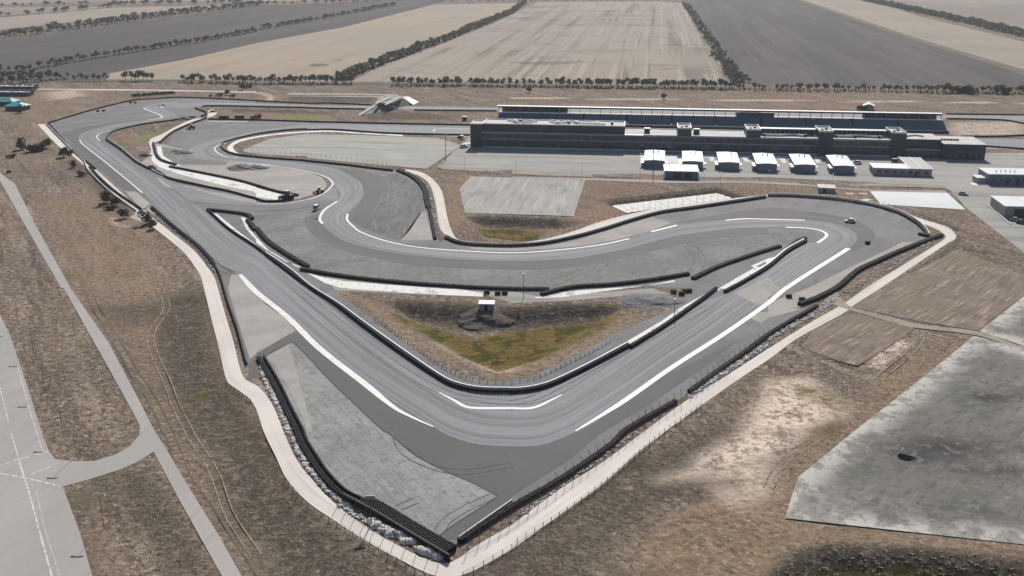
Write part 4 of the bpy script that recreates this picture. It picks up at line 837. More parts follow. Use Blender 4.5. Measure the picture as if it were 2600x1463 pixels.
fence("11 1520,290 C 1000,985 500,925 0,870 B 2576,1020 2200,990 1600,955", 3.4, 2.2, 'debris fence of thin posts along the lower edge of the light gravel lot', gf_, [.5, 1.2, 1.9])
fence("11 2050,960 2573,995 12 300,955 600,875 850,785 1150,705 1500,632", 3.6, 2.0, 'debris fence of thin posts beside the pale strip below the grassy hollow', gf_, [.5, 1.2, 1.9])
fence("12 1500,632 2000,562 2560,500 13 300,500 700,540 1100,610", 4, 2.0, 'debris fence of thin posts behind the white tiled pit and the hairpin', gf_, [.5, 1.2, 1.9])
fence("13 1150,625 1450,715 1650,780 1800,840 1880,900", 3.5, 1.8, 'debris fence of thin posts outside the far corner of the right hairpin', gf_, [.5, 1.2, 1.7])
gr_ = 'dark rail fences on the outer side of the service road'
DM = M['darkmetal']
fence("31 290,490 420,650 520,750 640,840 850,970 1110,1130 1370,1280 1600,1420 1700,1470", 2.6, 1.15, 'dark rail fence on the outer edge of the road left of the bottom tip', gr_, [.15, .6, 1.1], DM, False, .07)
fence("31 2080,1460 2240,1375 2420,1265 2573,1175 32 0,1150 500,835 900,545 1300,200 22 1540,1445 1900,1195", 2.6, 1.15, 'dark rail fence on the outer edge of the road right of the bottom tip', gr_, [.15, .6, 1.1], DM, False, .07)
fence("20 2280,975 2400,1060 2520,1150", 2.2, 1.0, 'short dark rail fence on the left bend of the service road', gr_, [.15, .55, .95], DM, False, .07)
fence("21 1200,330 1350,420 1600,600 1800,745 2000,865 2150,925 2300,950 2573,962", 2.2, .95, 'dark post fence along the left rim of the grassy basin', 'dark post fences around the grassy basin', [.4, .9], DM, False, .09)
fence("22 0,955 200,925 500,790 750,670 985,540", 2.2, .95, 'dark post fence along the right rim of the grassy basin', 'dark post fences around the grassy basin', [.4, .9], DM, False, .09)

# rubble between tyre walls and service road
bm = bmesh.new(); bmesh.ops.create_icosphere(bm, subdivisions=1, radius=.5)
for v_ in bm.verts: v_.co *= rng.uniform(.7, 1.25)
RV = np.array([v_.co[:] for v_ in bm.verts]); RF = [tuple(v_.index for v_ in f.verts) for f in bm.faces]; bm.free()
def rubble(sa, sb, count, smin, smax, flat=.6, name='rubble'):
    a = resample(smooth(G(sa)), n=60)[0]; b = resample(smooth(G(sb)), n=60)[0]; pos = []; sc_ = []
    for _ in range(count):
        t = rng.random() * 58.9; i = int(t); q = a[i].lerp(a[i+1], t - i).lerp(b[i].lerp(b[i+1], t - i), rng.random())
        s_ = smin + (smax - smin) * rng.random() ** 2; pos.append((q.x, q.y, ground_z(q.x, q.y) + s_ * .12)); sc_.append((s_ * rng.uniform(.8, 1.4), s_, s_ * flat))
    tag(replicate(name, RV, RF, pos, M['rock'], scl=sc_, rot=nr.uniform(0, 6.28, count)), kind='stuff')
rubble("21 30,770 60,900 130,1050 200,1180 300,1449 31 340,30 430,260 560,440 760,650 930,760", "21 70,780 130,920 190,1060 280,1250 370,1449 31 410,60 490,230 600,400 800,640 1000,790", 900, .4, 1.4)
rubble("31 1130,900 1300,1010 1480,1100 1640,1190 1840,1290", "31 1170,870 1300,950 1500,1060 1700,1180 1860,1260", 90, 1.0, 2.8, .45)
rubble("22 1780,1120 2000,960 2300,770 2573,590", "22 1760,1070 2000,900 2300,720 2573,530", 520, .35, 1.2)
rubble("23 0,540 250,400 480,280 700,110", "23 0,490 250,350 480,215 640,80", 380, .35, 1.2)
rubble("23 700,90 13 1000,1400 1350,1190 1700,960", "23 620,80 13 900,1400 1300,1160 1640,970", 300, .35, 1.0)
rubble("10 1500,700 1700,850 1900,990 2050,1140 2150,1290", "10 1530,670 1730,820 1930,960 2080,1110 2170,1280", 420, .3, 1.1)
rubble("11 1500,290 1620,360 1720,460 1760,620 1790,780 1830,920", "11 1540,280 1650,340 1750,450 1790,600 1820,760 1860,900", 420, .3, 1.0)
rubble("32 50,850 500,530 900,250 1200,20", "32 80,870 520,545 920,265 1230,30", 160, .3, .9)
rubble("31 820,740 1000,860 1200,970 1400,1080", "31 860,730 1040,840 1240,950 1440,1060", 120, .4, 1.2)
rubble("33 1290,120 1330,170 1330,195", "33 1480,225 1400,170 1500,240", 60, .2, .5, .5)
rubble("C 2300,1045 2550,1070", "C 2350,1075 2570,1090", 50, .5, 1.3)
def heap(s, rx, ry, h, mat, name='gravel_heap', label=None, z0=0.0, top=0.0, cat='gravel heap'):
    c = G(s)[0]; mb = MB(); n = 28; rings = 7
    for k in range(rings + 1):
        t = k / rings; rr = 1 - t * (1 - top)
        for i in range(n):
            a = 2 * math.pi * i / n; j = 1 + (.12 * math.sin(3 * a + k) + rng.uniform(-.07, .07)) * (1 if k else .8)
            mb.v.append((rx * rr * j * math.cos(a), ry * rr * j * math.sin(a), z0 + (h - z0) * (t ** 1.1) + (rng.uniform(-.08, .08) if 0 < k < rings else 0)))
    for k in range(rings):
        for i in range(n): j = (i + 1) % n; mb.f.append((k*n+i, k*n+j, (k+1)*n+j, (k+1)*n+i)); mb.mi.append(0)
    mb.f.append(tuple(rings * n + i for i in range(n))); mb.mi.append(0)
    o = mb.obj(name, mat); o.location = c; return tag(o, label, cat)
heap("21 2310,222", 12.5, 12, .06, M['moundgravel'], 'gravel_mound', 'dark gravel mound under the small white cabin in the grassy basin', -3.6, .28, 'gravel mound')
heap("22 1380,130", 12, 8, 1.3, M['heapgrey'], label='grey gravel heap at the right rim of the grassy basin', z0=-.1, top=.3)
heap("B 1500,1205", .75 * 11, 8, 2.0, M['heapgrey'], label='dark gravel heap on the right in the upper edge of the lens infield', z0=0, top=.2)
heap("B 1750,1205", .75 * 9, 6, 1.6, M['heapgrey'], label='small dark gravel heap at the upper right of the lens infield', z0=0, top=.2)
heap("B 560,960", 6, 5, 1.3, M['heapgrey'], label='low dark heap in the gravel beside the middle hairpin exit', z0=0, top=.3)
heap("B 430,930", 3, 3, .9, M['heapgrey'], label='smallest dark heap in the gravel beside the white stones', z0=0, top=.3)
heap("A 2510,470", 5, 6, 1.6, M['tyre'], 'tyre_pile', 'dark pile of loose tyres at the end of the thin barrier in the upper left', 0, .3, 'tyre pile')
heap("A 1860,1070", 4, 3.4, 1.3, M['tyre'], 'tyre_pile', 'dark pile of tyres left of the white stone strip, above the thin barrier', 0, .3, 'tyre pile')
heap("A 1960,1275", 3, 2.6, 1.6, M['tyre'], 'tyre_pile', 'round dark pile of tyres at the left end of the wide white stone strip', 0, .4, 'tyre pile')
tag(sheet('burn_mark', "33 1320,215 1370,222 1400,232 1440,240 1490,262 1440,285 1400,290 1360,282 1320,268 1300,240", .12, M['scorch'], sm=4), kind='structure')
# bundles of tyres
vt, ft = NEAR_T
bpos = [(x, y, 0) for x in (-.66, 0, .66) for y in (-.33, .33)]
first = None
for i, (q, lab) in enumerate([("22 1625,48", 'leftmost of the four black tyre bundles right of the basin'), ("22 1705,68", 'lowest of the four black tyre bundles right of the basin'), ("22 1740,40", 'third of the four black tyre bundles right of the basin'), ("22 1780,38", 'rightmost of the four black tyre bundles right of the basin'),
      ("21 2320,55", 'black tyre bundle just above the small white cabin roof'), ("21 2430,65", 'black tyre bundle right of the small white cabin roof'), ("21 2500,62", 'black tyre bundle furthest right of the small white cabin'),
      ("A 1085,345", 'left one of two tyre bundles on the empty upper left run off'), ("A 1180,340", 'right one of two tyre bundles on the empty upper left run off'),
      ("A 1620,205", 'tyre bundle touching the top left barrier, left one of the pair'), ("A 1695,207", 'tyre bundle close to the top left barrier, right one of the pair'),
      ("23 210,95", 'lone tyre bundle above the end of the thick right barrier'), ("23 340,125", 'tyre bundle touching the end of the thick right barrier'), ("13 1000,1005", 'tiny lone tyre bundle at the edge of the right hairpin run off')]):
    c = G(q)[0]
    if first is None:
        big = replicate('tyre_bundle', vt * 1.05, ft, bpos, M['tyre']); first = big; o = big
    else: o = first.copy(); sc.collection.objects.link(o)
    o.location = (c.x, c.y, .09); o.rotation_euler = (0, 0, rng.uniform(-.4, .4)); tag(o, lab, 'tyre bundle', 'bundles of black tyres on the circuit')

# ------------------------------------------------------------------ pit building
ORG = gp(1195, 373); ANG = R(-6.97); UV_ = Vector((math.cos(ANG), math.sin(ANG), 0)); VV_ = Vector((-math.sin(ANG), math.cos(ANG), 0))
def part(name, boxes, mat, parent):
    mb = MB()
    for b in boxes: mb.box(*b)
    return mb.obj(name, mat, parent)
pit = thing('pit_building', 'long dark blue grey pit building with four roof towers in front of the grandstand', 'building', tuple(ORG), ANG)
WFR = [(7, -1.2, 0, 264, 20.5, 9.0)]
part('lower_storeys', [(7, -1.2, 0, 120, 21, 9.0), (120, -1.2, 0, 244, 21, 9.0)], M['facade2'], pit)
part('end_tower', [(0, -.6, 0, 6.99, 12, 13.3)], M['facade'], pit)
part('upper_storey', [(7, 1.2, 9.003, 89.3, 19, 13.2)], M['facade'], pit)
part('terrace', [(7, -1.6, 9.003, 100, 1.19, 9.12)], M['trim'], pit)
part('ledge', [(7, -1.75, 5.15, 244, -1.203, 5.4), (7, -1.75, 8.55, 244, -1.203, 8.75), (7, -1.5, .0, 244, -1.203, .7)], M['trim'], pit)
def parapet(x0, y0, x1, y1, z0, z1, t=.4): return [(x0, y0, z0, x1, y0 + t, z1), (x0, y1 - t, z0, x1, y1, z1), (x0, y0 + t, z0, x0 + t, y1 - t, z1), (x1 - t, y0 + t, z0, x1, y1 - t, z1)]
part('roof', [(7.4, 1.6, 13.2, 88.9, 18.6, 13.23)], M['roofgrey'], pit)
part('roof', [(100, -.8, 9.003, 243.6, 20.6, 9.04), (89.3, 1.3, 9.003, 100, 20.6, 9.04)], M['roofgrey'], pit)
part('roof', [(.4, -.2, 13.3, 6.6, 11.6, 13.33)], M['roofgrey'], pit)
part('parapet', parapet(7, 1.2, 89.3, 19, 13.2, 13.8), M['trim'], pit)
part('parapet', parapet(0, -.6, 6.99, 12, 13.3, 13.8), M['trim'], pit)
part('parapet', [(100, -1.2, 9.0, 244, -.8, 9.4), (89.3, 20.6, 9.0, 244, 21, 9.5)], M['trim'], pit)
for i, u0 in enumerate((119.1, 157.6, 197.2, 236.3)):
    t = part('roof_tower', [(u0, -1.25 if i < 2 else -2.2, 0 if i > 1 else 9.01, u0 + 7.8, 15.5, 13.0)], M['facade'], pit)
    part('parapet', parapet(u0, -1.25 if i < 2 else -2.2, u0 + 7.8, 15.5, 13.0, 13.9), M['trim'], t)
    part('roof', [(u0 + .4, 0, 13.0, u0 + 7.4, 15.1, 13.05)], M['roofgrey'], t)
    part('vent', [(u0 + 2, 4, 13.05, u0 + 3, 5, 14.0), (u0 + 4.5, 7, 13.05, u0 + 6, 9, 13.9)], M['darkmetal'], t)
for u0, u1 in ((165.5, 197.1), (205.1, 236.2)):
    c = part('canopy', [(u0, 9.5, 12.3, u1, 14, 12.6)], M['trim'], pit)
    part('back_screen', [(u0, 13.4, 9.05, u1, 13.7, 12.2)], M['facade'], pit)
    for k in range(12): u_ = u0 + (k + .5) * (u1 - u0) / 12; part('column', [(u_ - .12, 9.7, 9.05, u_ + .12, 9.94, 12.3)], M['metal'], pit)
for (a, b, c, d, e) in ((100.4, 6.5, 103.7, 9.5, 11.6), (128.5, 6.2, 131.8, 9.2, 11.8)):
    t = part('roof_cabin', [(a, b, 9.05, c, d, e)], M['facade'], pit); part('lid', [(a - .15, b - .15, e, c + .15, d + .15, e + .2)], M['trim'], t)
part('side_wing', [(244.1, .6, 0, 263.5, 20.5, 9.6)], M['facade'], pit)
part('side_wing_base', [(244.1, -3.0, 0, 263.5, .59, 4.4)], M['facade2'], pit)
part('ledge', [(244.2, -3.2, 4.4, 263.5, .58, 4.6)], M['trim'], pit)
part('roof', [(244.1, .8, 9.6, 263.5, 20.3, 9.75)], M['roofgrey'], pit)
part('end_block', [(263.6, -4.6, 0, 286, 20.3, 8.2)], M['facade'], pit)
part('end_block_base', [(263.8, -4.75, .1, 285.8, -4.61, 3.9)], M['facade2'], pit)
part('roof', [(263.5, -4.9, 8.2, 286.3, 20.6, 8.45)], M['roofgrey'], pit)
part('entrance_steps', [(-6, 2, 0, -.1, 8, .4), (-4.5, 3, .4, -.1, 7.5, .8), (-3, 4, .8, -.1, 7, 1.2)], M['whitewall'], pit)
wins = [(z0, z1, u_) for z0, z1 in ((1.3, 4.2), (5.9, 8.1)) for u_ in np.arange(10, 234, 5.4)]
for z0, z1, u_ in wins[:84]:
    wd = rng.choice([2.6, 3.4, 4.2])
    f = part('window', [(u_, -1.26, z0, u_ + wd, -1.203, z1)], M['glass'], pit)
for k in range(5): part('window', [(246 + k * 3.6, -3.06, .8, 248.6 + k * 3.6, -3.003, 3.4)], M['glass'], pit)
for k in range(6): part('window', [(265 + k * 3.4, -4.8, .7, 267.2 + k * 3.4, -4.752, 3.2)], M['glass'], pit)
for (u_, v_) in ((24, 9), (27, 12), (30, 8), (46, 13), (49, 9), (53, 11), (56, 8), (60, 10), (72, 9), (81, 8)):
    part('roof_unit', [(u_, v_, 13.24, u_ + rng.uniform(1.2, 2.6), v_ + 2, 14.2 + rng.random() * .7)], rng.choice([M['darkmetal'], M['whitewall'], M['metal']]), pit)
def duct(pts, r=.5, mat=None):
    mb = MB()
    for a, b in zip(pts, pts[1:]): mb.cyl(a, b, r, n=8)
    mb.obj('roof_duct', mat or M['whitewall'], pit, sm=False)
duct([(20, 14, 13.9), (28, 6, 13.9), (36, 6, 13.9)]); duct([(22, 16, 13.9), (34, 15, 13.9), (38, 10, 13.9)]); duct([(45, 12, 14), (52, 6, 14), (58, 12, 14), (64, 7, 14), (78, 6, 13.8)])
duct([(168, 5, 9.9), (178, 5.5, 9.9), (184, 8, 9.9), (190, 5, 9.9)]); duct([(207, 6, 9.9), (216, 6, 9.9), (222, 9, 9.9), (228, 6, 9.9), (233, 6, 9.9)]); duct([(214, 9, 10.1), (226, 9.5, 10.1)]); duct([(246, 8, 10.2), (252, 12, 10.2), (256, 9, 10.2)])
for u_ in (168, 191, 207.5, 218, 231, 245.5): part('roof_fan', [(u_ - .6, 4.5, 9.05, u_ + .6, 5.7, 10.6)], M['darkmetal'], pit)
for k in range(6): part('roof_fan', [(264.8 + k * 1.7, 6, 8.45, 265.9 + k * 1.7, 8, 9.3)], M['darkmetal'], pit)

# ------------------------------------------------------------------ grandstand
gs = thing('grandstand', 'long blue seated grandstand with thin white roof behind the pit building', 'grandstand', tuple(ORG), ANG)
U0, U1, VF, VB, ZT = 4.0, 289.5, 80.0, 92.6, 6.6
nb = 10; bw = (U1 - U0) / nb
for b_ in range(nb):
    mb = MB(); a = U0 + b_ * bw + .5; c = a + bw - 1.0; rows_ = 15
    for k in range(rows_):
        v0 = VF + (VB - VF) * k / rows_; v1 = VF + (VB - VF) * (k + 1) / rows_ + .02; z = 1.4 + (ZT - 1.4) * (k + 1) / rows_
        mb.box(a, v0, 0, c, v1 - .02, z)
    mb.obj('seat_block', M['seatblue'], gs)
part('stair', [(U0 + k * bw - .5, VF, 0, U0 + k * bw + .5, VF + 1 + i, 1.2 + i * .36) for k in range(nb + 1) for i in range(12)][:0] or [(U0 + k * bw - .49, VF, 0, U0 + k * bw + .49, VB, 1.9) for k in range(nb + 1)], M['facade'], gs)
part('rear_deck', [(U0, VB + .02, 6.2, U1, 97.5, 6.6)], M['roofgrey'], gs)
part('rear_wall', [(U0, 97.0, 0, U1, 97.45, 6.19)], M['facade2'], gs)
part('front_wall', [(U0, VF - .4, 0, U1, VF - .02, 1.5)], M['facade'], gs)
part('roof', [(U0 - 1, 92.6, 10.35, U1 - 1, 96.6, 10.6)], M['whitewall'], gs)
part('roof_beam', [(U0, 92.7, 9.5, U1 - 1.5, 93.0, 10.34)], M['facade'], gs); part('roof_beam', [(U0, 95.5, 9.6, U1 - 1.5, 95.8, 10.34)], M['facade'], gs)
for k in range(43):
    u_ = U0 + .3 + k * (U1 - U0 - 2) / 42
    mb = MB(); mb.box(u_ - .16, 92.7, 6.6, u_ + .16, 93.1, 9.85); mb.hexa([(u_-.12, 91, 9.6), (u_+.12, 91, 9.6), (u_+.12, 93.1, 8.0), (u_-.12, 93.1, 8.0), (u_-.12, 91, 9.9), (u_+.12, 91, 9.9), (u_+.12, 93.1, 8.5), (u_-.12, 93.1, 8.5)])
    mb.obj('column', M['metal'], gs)
for u0, u1 in ((6, 50), (162, 176), (240, 286)): part('rear_screen', [(U0 + u0 - 4, 96.7, 6.61, U0 + u1 - 4, 96.95, 9.8)], M['facade'], gs)
part('press_booth', [(U0 + 156, 92.8, 6.61, U0 + 180, 96.2, 9.0)], M['facade2'], gs)

# ------------------------------------------------------------------ paddock garages and other houses
def garage_parts(root, w_, d, h, ridge=.3, side=True, seams=True):
    mb = MB(); m = w_ / 2
    mb.v = [(0,0,0),(w_,0,0),(w_,d,0),(0,d,0),(0,0,h),(w_,0,h),(w_,d,h),(0,d,h),(m,0,h+ridge),(m,d,h+ridge)]
    mb.f = [(0,1,5,8,4),(2,3,7,9,6),(1,2,6,5),(3,0,4,7),(3,2,1,0)]; mb.mi = [0]*5
    kids = [(mb.obj('walls', M['shedwall'], root), [])]
    e = .35; t = .14; mb = MB()
    for a, za, b, zb in ((-e, h - .02, m, h + ridge), (m, h + ridge, w_ + e, h - .02)):
        mb.hexa([(a,-e,za+.01),(b,-e,zb+.01),(b,d+e,zb+.01),(a,d+e,za+.01),(a,-e,za+t),(b,-e,zb+t),(b,d+e,zb+t),(a,d+e,za+t)])
    kids.append((mb.obj('roof', M['roofwhite'], root), []))
    dr = part('door', [(w_*.2, -.06, 0, w_*.8, -.003, h*.78)], M['shedwall'], root); hd = part('frame', [(w_*.18, -.08, 0, w_*.2, -.003, h*.8), (w_*.8, -.08, 0, w_*.82, -.003, h*.8), (w_*.18, -.08, h*.78, w_*.82, -.003, h*.8+.05)], M['metal'], dr)
    kids.append((dr, [hd]))
    for f in (.42, .68):
        mb = MB(); mb.cyl((w_*f, d*.72, h), (w_*f, d*.72, h+1.5), .22, n=8); mb.cyl((w_*f, d*.72, h+1.5), (w_*f, d*.72, h+1.65), .34, n=8); kids.append((mb.obj('vent', M['darkmetal'], root), []))
    if side:
        kids.append((part('side_canopy', [(-2.0, .5, 2.5, -.36, 11, 2.7)], M['roofwhite'], root), [])); kids.append((part('side_room', [(-1.7, 1.4, 0, -.01, 10, 2.49)], M['shedwall'], root), []))
        kids.append((part('side_canopy', [(w_+.36, 3, 2.3, w_+1.8, 7, 2.5)], M['roofwhite'], root), []))
    return kids
G0 = None
for q, lab in [("12 1330,240", 'white roofed garage at the left end of the row'), ("12 1715,250", 'second white roofed garage from the left, behind the low wide shed'), ("E 945,870", 'third white roofed garage from the left in the row'),
               ("E 1490,890", 'fourth white roofed garage from the left in the row'), ("E 2045,905", 'fifth white roofed garage from the left in the row'), ("F 80,830", 'white roofed garage at the right end of the row, beside a parked pickup')]:
    p = G(q)[0]; grp = 'row of white roofed paddock garages'
    if G0 is None:
        G0 = thing('garage', lab, 'garage', tuple(p), R(-8), grp); KID = garage_parts(G0, 10.3, 28, 4.1)
    else: copy_tree(G0, KID, tuple(p), R(-8.5), lab)
p = G("E 165,990")[0]; g = thing('garage', 'low wide white shed with a ribbed roof in front of the garage row', 'shed', tuple(p), R(-6))
mb = MB(); mb.box(0, 0, 0, 16.1, 14, 3.8); mb.obj('walls', M['shedwall'], g)
mb = MB(); mb.hexa([(-.6,-.4,3.8),(16.7,-.4,3.8),(16.7,14.4,3.9),(-.6,14.4,3.9),(-.6,-.4,3.95),(16.7,-.4,3.95),(16.7,14.4,4.3),(-.6,14.4,4.3)]); mb.obj('roof', M['roofwhite'], g)
part('door', [(4, -.06, 0, 8, -.003, 3)], M['facade'], g); part('door', [(9.5, -.06, 0, 13.5, -.003, 3)], M['facade'], g); part('side_wall', [(-.9, -1.0, 0, -.1, 1, 3.0)], M['whitewall'], g); part('side_wall', [(16.11, -1.5, 0, 16.9, 2, 3.2)], M['whitewall'], g)
p = G("F 600,845")[0]; g = thing('service_building', 'L shaped white building with striped side roof right of the garage row', 'building', tuple(p), R(-9))
part('walls', [(0, 0, 0, 28.6, 12, 3.5), (17.7, 12.01, 0, 28.6, 31, 3.5)], M['wallbuff'], g)
part('roof', [(-.4, -.4, 3.5, 17.69, 12.4, 3.8)], M['roofwhite'], g); r2 = part('roof', [(17.7, -.4, 3.5, 29, 31.4, 3.82)], M['metal'], g); part('rib', [(17.7, -.4, 3.83, 18.1, 31.4, 4.0), (23.2, -.4, 3.83, 23.6, 31.4, 4.0), (28.6, -.4, 3.83, 29, 31.4, 4.0)], M['whitewall'], r2)
for k in range(7): part('window', [(2 + k * 3.8, -.05, 1.2, 4 + k * 3.8, -.003, 2.6)], M['glass'], g)
part('door', [(20.2, -.06, 0, 21.6, -.003, 2.3)], M['facade'], g); part('door', [(-.06, 3, 0, -.003, 6, 2.6)], M['facade'], g)
p = G("F 2100,970")[0]; g = thing('workshop', 'long white workshop with two doors and a porch at the upper right edge', 'building', tuple(p), R(-5))
part('walls', [(0, 0, 0, 34, 14.5, 4.9)], M['shedwall'], g); part('roof', [(-.4, -.4, 4.9, 34.4, 15, 5.25)], M['roofwhite'], g)
part('porch', [(-4.6, 2, 0, -.01, 8.5, 2.6)], M['wallbuff'], g); part('porch_roof', [(-4.9, 1.7, 2.6, -.01, 8.8, 2.85)], M['roofwhite'], g)
for k in range(8): part('window', [(2 + k * 3.6, -.05, 1.6, 3.6 + k * 3.6, -.003, 3.0)], M['glass'], g)
for k in range(2): part('door', [(8.5 + k * 5, -.07, 0, 9.9 + k * 5, -.06, 3.4)], M['facade'], g)
for k in range(5):
    mb = MB(); mb.cyl((5 + k * 2.2, 5, 5.2), (5 + k * 2.2, 5, 6.3), .2, n=8); mb.obj('vent', M['darkmetal'], g)
part('forecourt', [(-8, -2, 0, -.02, 1.6, .08)], M['whitewall'], g)
p = G("F 2310,1400")[0]; g = thing('workshop', 'white gabled hall with open dark front at the right edge beside the road', 'building', tuple(p), R(-7))
part('walls', [(0, 0, 0, 26, 19, 4.7)], M['wallbuff'], g); part('roof', [(-.4, -.4, 4.7, 26.4, 19.4, 5.05)], M['roofwhite'], g)
for k in range(4): part('window', [(-.05, 3 + k * 4, 1.5, -.003, 5 + k * 4, 2.8)], M['glass'], g)
for k in range(3): part('door', [(4 + k * 7, -.06, 0, 9 + k * 7, -.003, 3.8)], M['facade'], g)
wall('kerb_wall', "F 2095,1245 2200,1330 2400,1500", .5, .5, M['conc'], 'low pale kerb beside the road left of the gabled hall', 'wall')
p = G("13 505,482")[0]; g = thing('shed', 'small flat roofed grey shed standing alone above the right hairpin', 'shed', tuple(p), R(-12))
part('walls', [(0, 0, 0, 7.6, 7.5, 2.0)], M['metal'], g); part('roof', [(-.3, -.3, 2.0, 7.9, 7.8, 2.25)], M['conc'], g); part('door', [(2, -.05, 0, 3.4, -.003, 1.8)], M['facade'], g)
p = G("21 2240,225")[0]; g = thing('cabin', 'small white roofed cabin on a gravel mound in the grassy basin', 'cabin', (p.x, p.y, .05), R(-3))
part('walls', [(0, 0, 0, 4.8, 3.4, 2.1)], M['metal'], g); part('roof', [(-.2, -.2, 2.1, 5.0, 3.6, 2.3)], M['whitewall'], g); part('door', [(1.8, -.05, 0, 2.8, -.003, 1.9)], M['facade'], g); part('base_frame', [(-.2, -.2, -.3, 5, 3.6, 0)], M['darkmetal'], g)
p = G("03 955,1112")[0]; g = thing('small_house', 'small white roofed house alone behind the grandstand', 'house', tuple(p), R(-20))
part('walls', [(0, 0, 0, 7, 9, 3.2)], M['wallbuff'], g)
mb = MB(); mb.hexa([(-.5,-.5,3.2),(3.5,-.5,5.0),(3.5,9.5,5.0),(-.5,9.5,3.2),(-.5,-.5,3.35),(3.5,-.5,5.15),(3.5,9.5,5.15),(-.5,9.5,3.35)]); mb.hexa([(3.5,-.5,5.0),(7.5,-.5,3.2),(7.5,9.5,3.2),(3.5,9.5,5.0),(3.5,-.5,5.15),(7.5,-.5,3.35),(7.5,9.5,3.35),(3.5,9.5,5.15)]); mb.obj('roof', M['whitewall'], g)
def hip_house(q, w_, d, h, rz, label):
    p = G(q)[0]; g = thing('house', label, 'house', tuple(p), R(rz)); part('walls', [(0, 0, 0, w_, d, h)], M['facade2'], g)
    mb = MB(); e = .8; hh = h + 2.4; mb.v = [(-e,-e,h),(w_+e,-e,h),(w_+e,d+e,h),(-e,d+e,h),(w_*.3,d/2,hh),(w_*.7,d/2,hh)]
    mb.f = [(0,1,5,4),(1,2,5),(2,3,4,5),(3,0,4),(3,2,1,0)]; mb.mi = [0]*5; mb.obj('roof', M['turq'], g)
    for k in range(3): part('window', [(1.2 + k * w_ * .3, -.05, 1, 2.6 + k * w_ * .3, -.003, 2.2)], M['glass'], g)
hip_house("00 55,1112", 13, 10, 3.2, -12, 'turquoise roofed house at the left edge, nearer one')
hip_house("00 -60,1065", 15, 9, 3.2, -8, 'turquoise roofed house at the left edge, further one cut by the frame')
for q, L_, lab in [("00 -100,905 ", 36, 'long white roofed shed at the left edge, further one'), ("00 -100,965", 31, 'long white roofed shed at the left edge, nearer one')]:
    p = G(q)[0]; g = thing('long_shed', lab, 'shed', tuple(p), R(-4)); part('walls', [(0, 0, 0, L_, 10, 3.0)], M['facade2'], g); part('roof', [(-.4, -.4, 3.0, L_ + .4, 10.4, 3.3)], M['roofwhite'], g)
    for k in range(8): part('roof_unit', [(4 + k * L_ / 8, 3 + (k % 3), 3.31, 7 + k * L_ / 8, 6 + (k % 3), 4.2)], M['darkmetal'], g)
p = G("C 2030,395")[0]; g = thing('booth', 'tiny dark booth with white roof between far straight and pit straight', 'booth', tuple(p), R(-7)); part('walls', [(0, 0, 0, 2.6, 2.6, 2.4)], M['facade'], g); part('roof', [(-.2, -.2, 2.4, 2.8, 2.8, 2.7)], M['whitewall'], g)
for q, lab in [("B 1140,410", 'dark container behind the pit straight barrier, left one'), ("B 1390,405", 'dark container behind the pit straight barrier, middle one')]:
    p = G(q)[0]; g = thing('container', lab, 'container', tuple(p), R(-4)); part('body', [(0, 0, .15, 6, 2.5, 2.5)], M['facade'], g); part('door', [(-.05, .2, .2, -.003, 2.3, 2.4)], M['metal'], g)

# ------------------------------------------------------------------ underpass at the far straight
ub = thing('underpass', 'concrete underpass with white sloping wings crossing the far straight', 'bridge', (0, 0, 0))
Z5 = 5.0
top = [gp(*P("C " + q)[0], Z5) for q in ("890,160", "1100,170", "1250,100", "1235,72", "950,78")]
botp = [gp(*P("C " + q)[0], 0) for q in ("700,330", "1185,230", "1380,190", "1340,170", "900,160")]
mb = MB(); mb.v = [tuple(q) for q in top + botp]; mb.f = [(0,1,2,3,4), (5,6,1,0), (7,8,3,2), (8,9,4,3), (9,5,0,4)]; mb.mi = [0]*5
mb.obj('embankment', M['paddock'], ub)
mb = MB(); o_ = Vector((.1, -.15, 0)); mb.quad(botp[1] + o_, botp[2] + o_, top[2] + o_, top[1] + o_); mb.obj('portal', M['tyre'], ub)  # flat black face, shade of the tunnel mouth put into its colour
def slab3(name, q4, th, mat):
    v4 = [gp(*P("C " + q)[0], z) for q, z in q4]; mb = MB(); mb.hexa([(p.x, p.y, p.z - th) for p in v4] + [tuple(p) for p in v4]); return mb.obj(name, mat, ub)
slab3('wing', [("1385,187", .5), ("1462,150", .5), ("1330,80", 4.6), ("1248,82", 5.3)], .6, M['whitewall'])
slab3('wing', [("1160,240", .4), ("1192,236", .4), ("1105,182", 3.6), ("1045,200", 2.2)], .6, M['whitewall'])
slab3('wing', [("655,325", .4), ("690,325", .4), ("905,188", 5.4), ("880,188", 5.4)], .8, M['whitewall'])
slab3('parapet', [("890,165", 5.9), ("905,172", 5.9), ("1100,85", 5.9), ("1080,80", 5.9)], .9, M['conc'])
slab3('parapet', [("1010,182", 5.9), ("1030,186", 5.9), ("1225,85", 5.9), ("1205,82", 5.9)], .9, M['conc'])

# ------------------------------------------------------------------ masts and lamps
def lamp(name, q, h, r, label, cat, group, mat, head, solid=True):
    p = G(q)[0]; z0 = ground_z(p.x, p.y) if False else 0
    root = thing(name, label, cat, (p.x, p.y, z0), 0, group)
    mb = MB(); mb.cyl((0, 0, -.4), (0, 0, h), r, r * .55, n=8); mb.obj('pole', mat, root)
    mb = MB()
    if head == 'flood': mb.box(-1.0, -.2, h, 1.0, .1, h + .5)
    elif head == 'double': mb.box(-1.0, -.12, h - .1, 1.0, .12, h + .1)
    elif head == 'single': mb.box(-.3, -.5, h - .05, .3, .3, h + .15)
    hd = mb.obj('lamp_head', M['metal'], root); mb = MB()
    if head == 'double': mb.box(-1.2, -.2, h - .2, -.6, .2, h - .11); mb.box(.6, -.2, h - .2, 1.2, .2, h - .11)
    else: mb.box(-.25, -.4, h - .12, .25, .2, h - .06)
    mb.obj('lens', M['lamp_glass'], hd)
gp_ = 'thin lamp posts on the paddock'
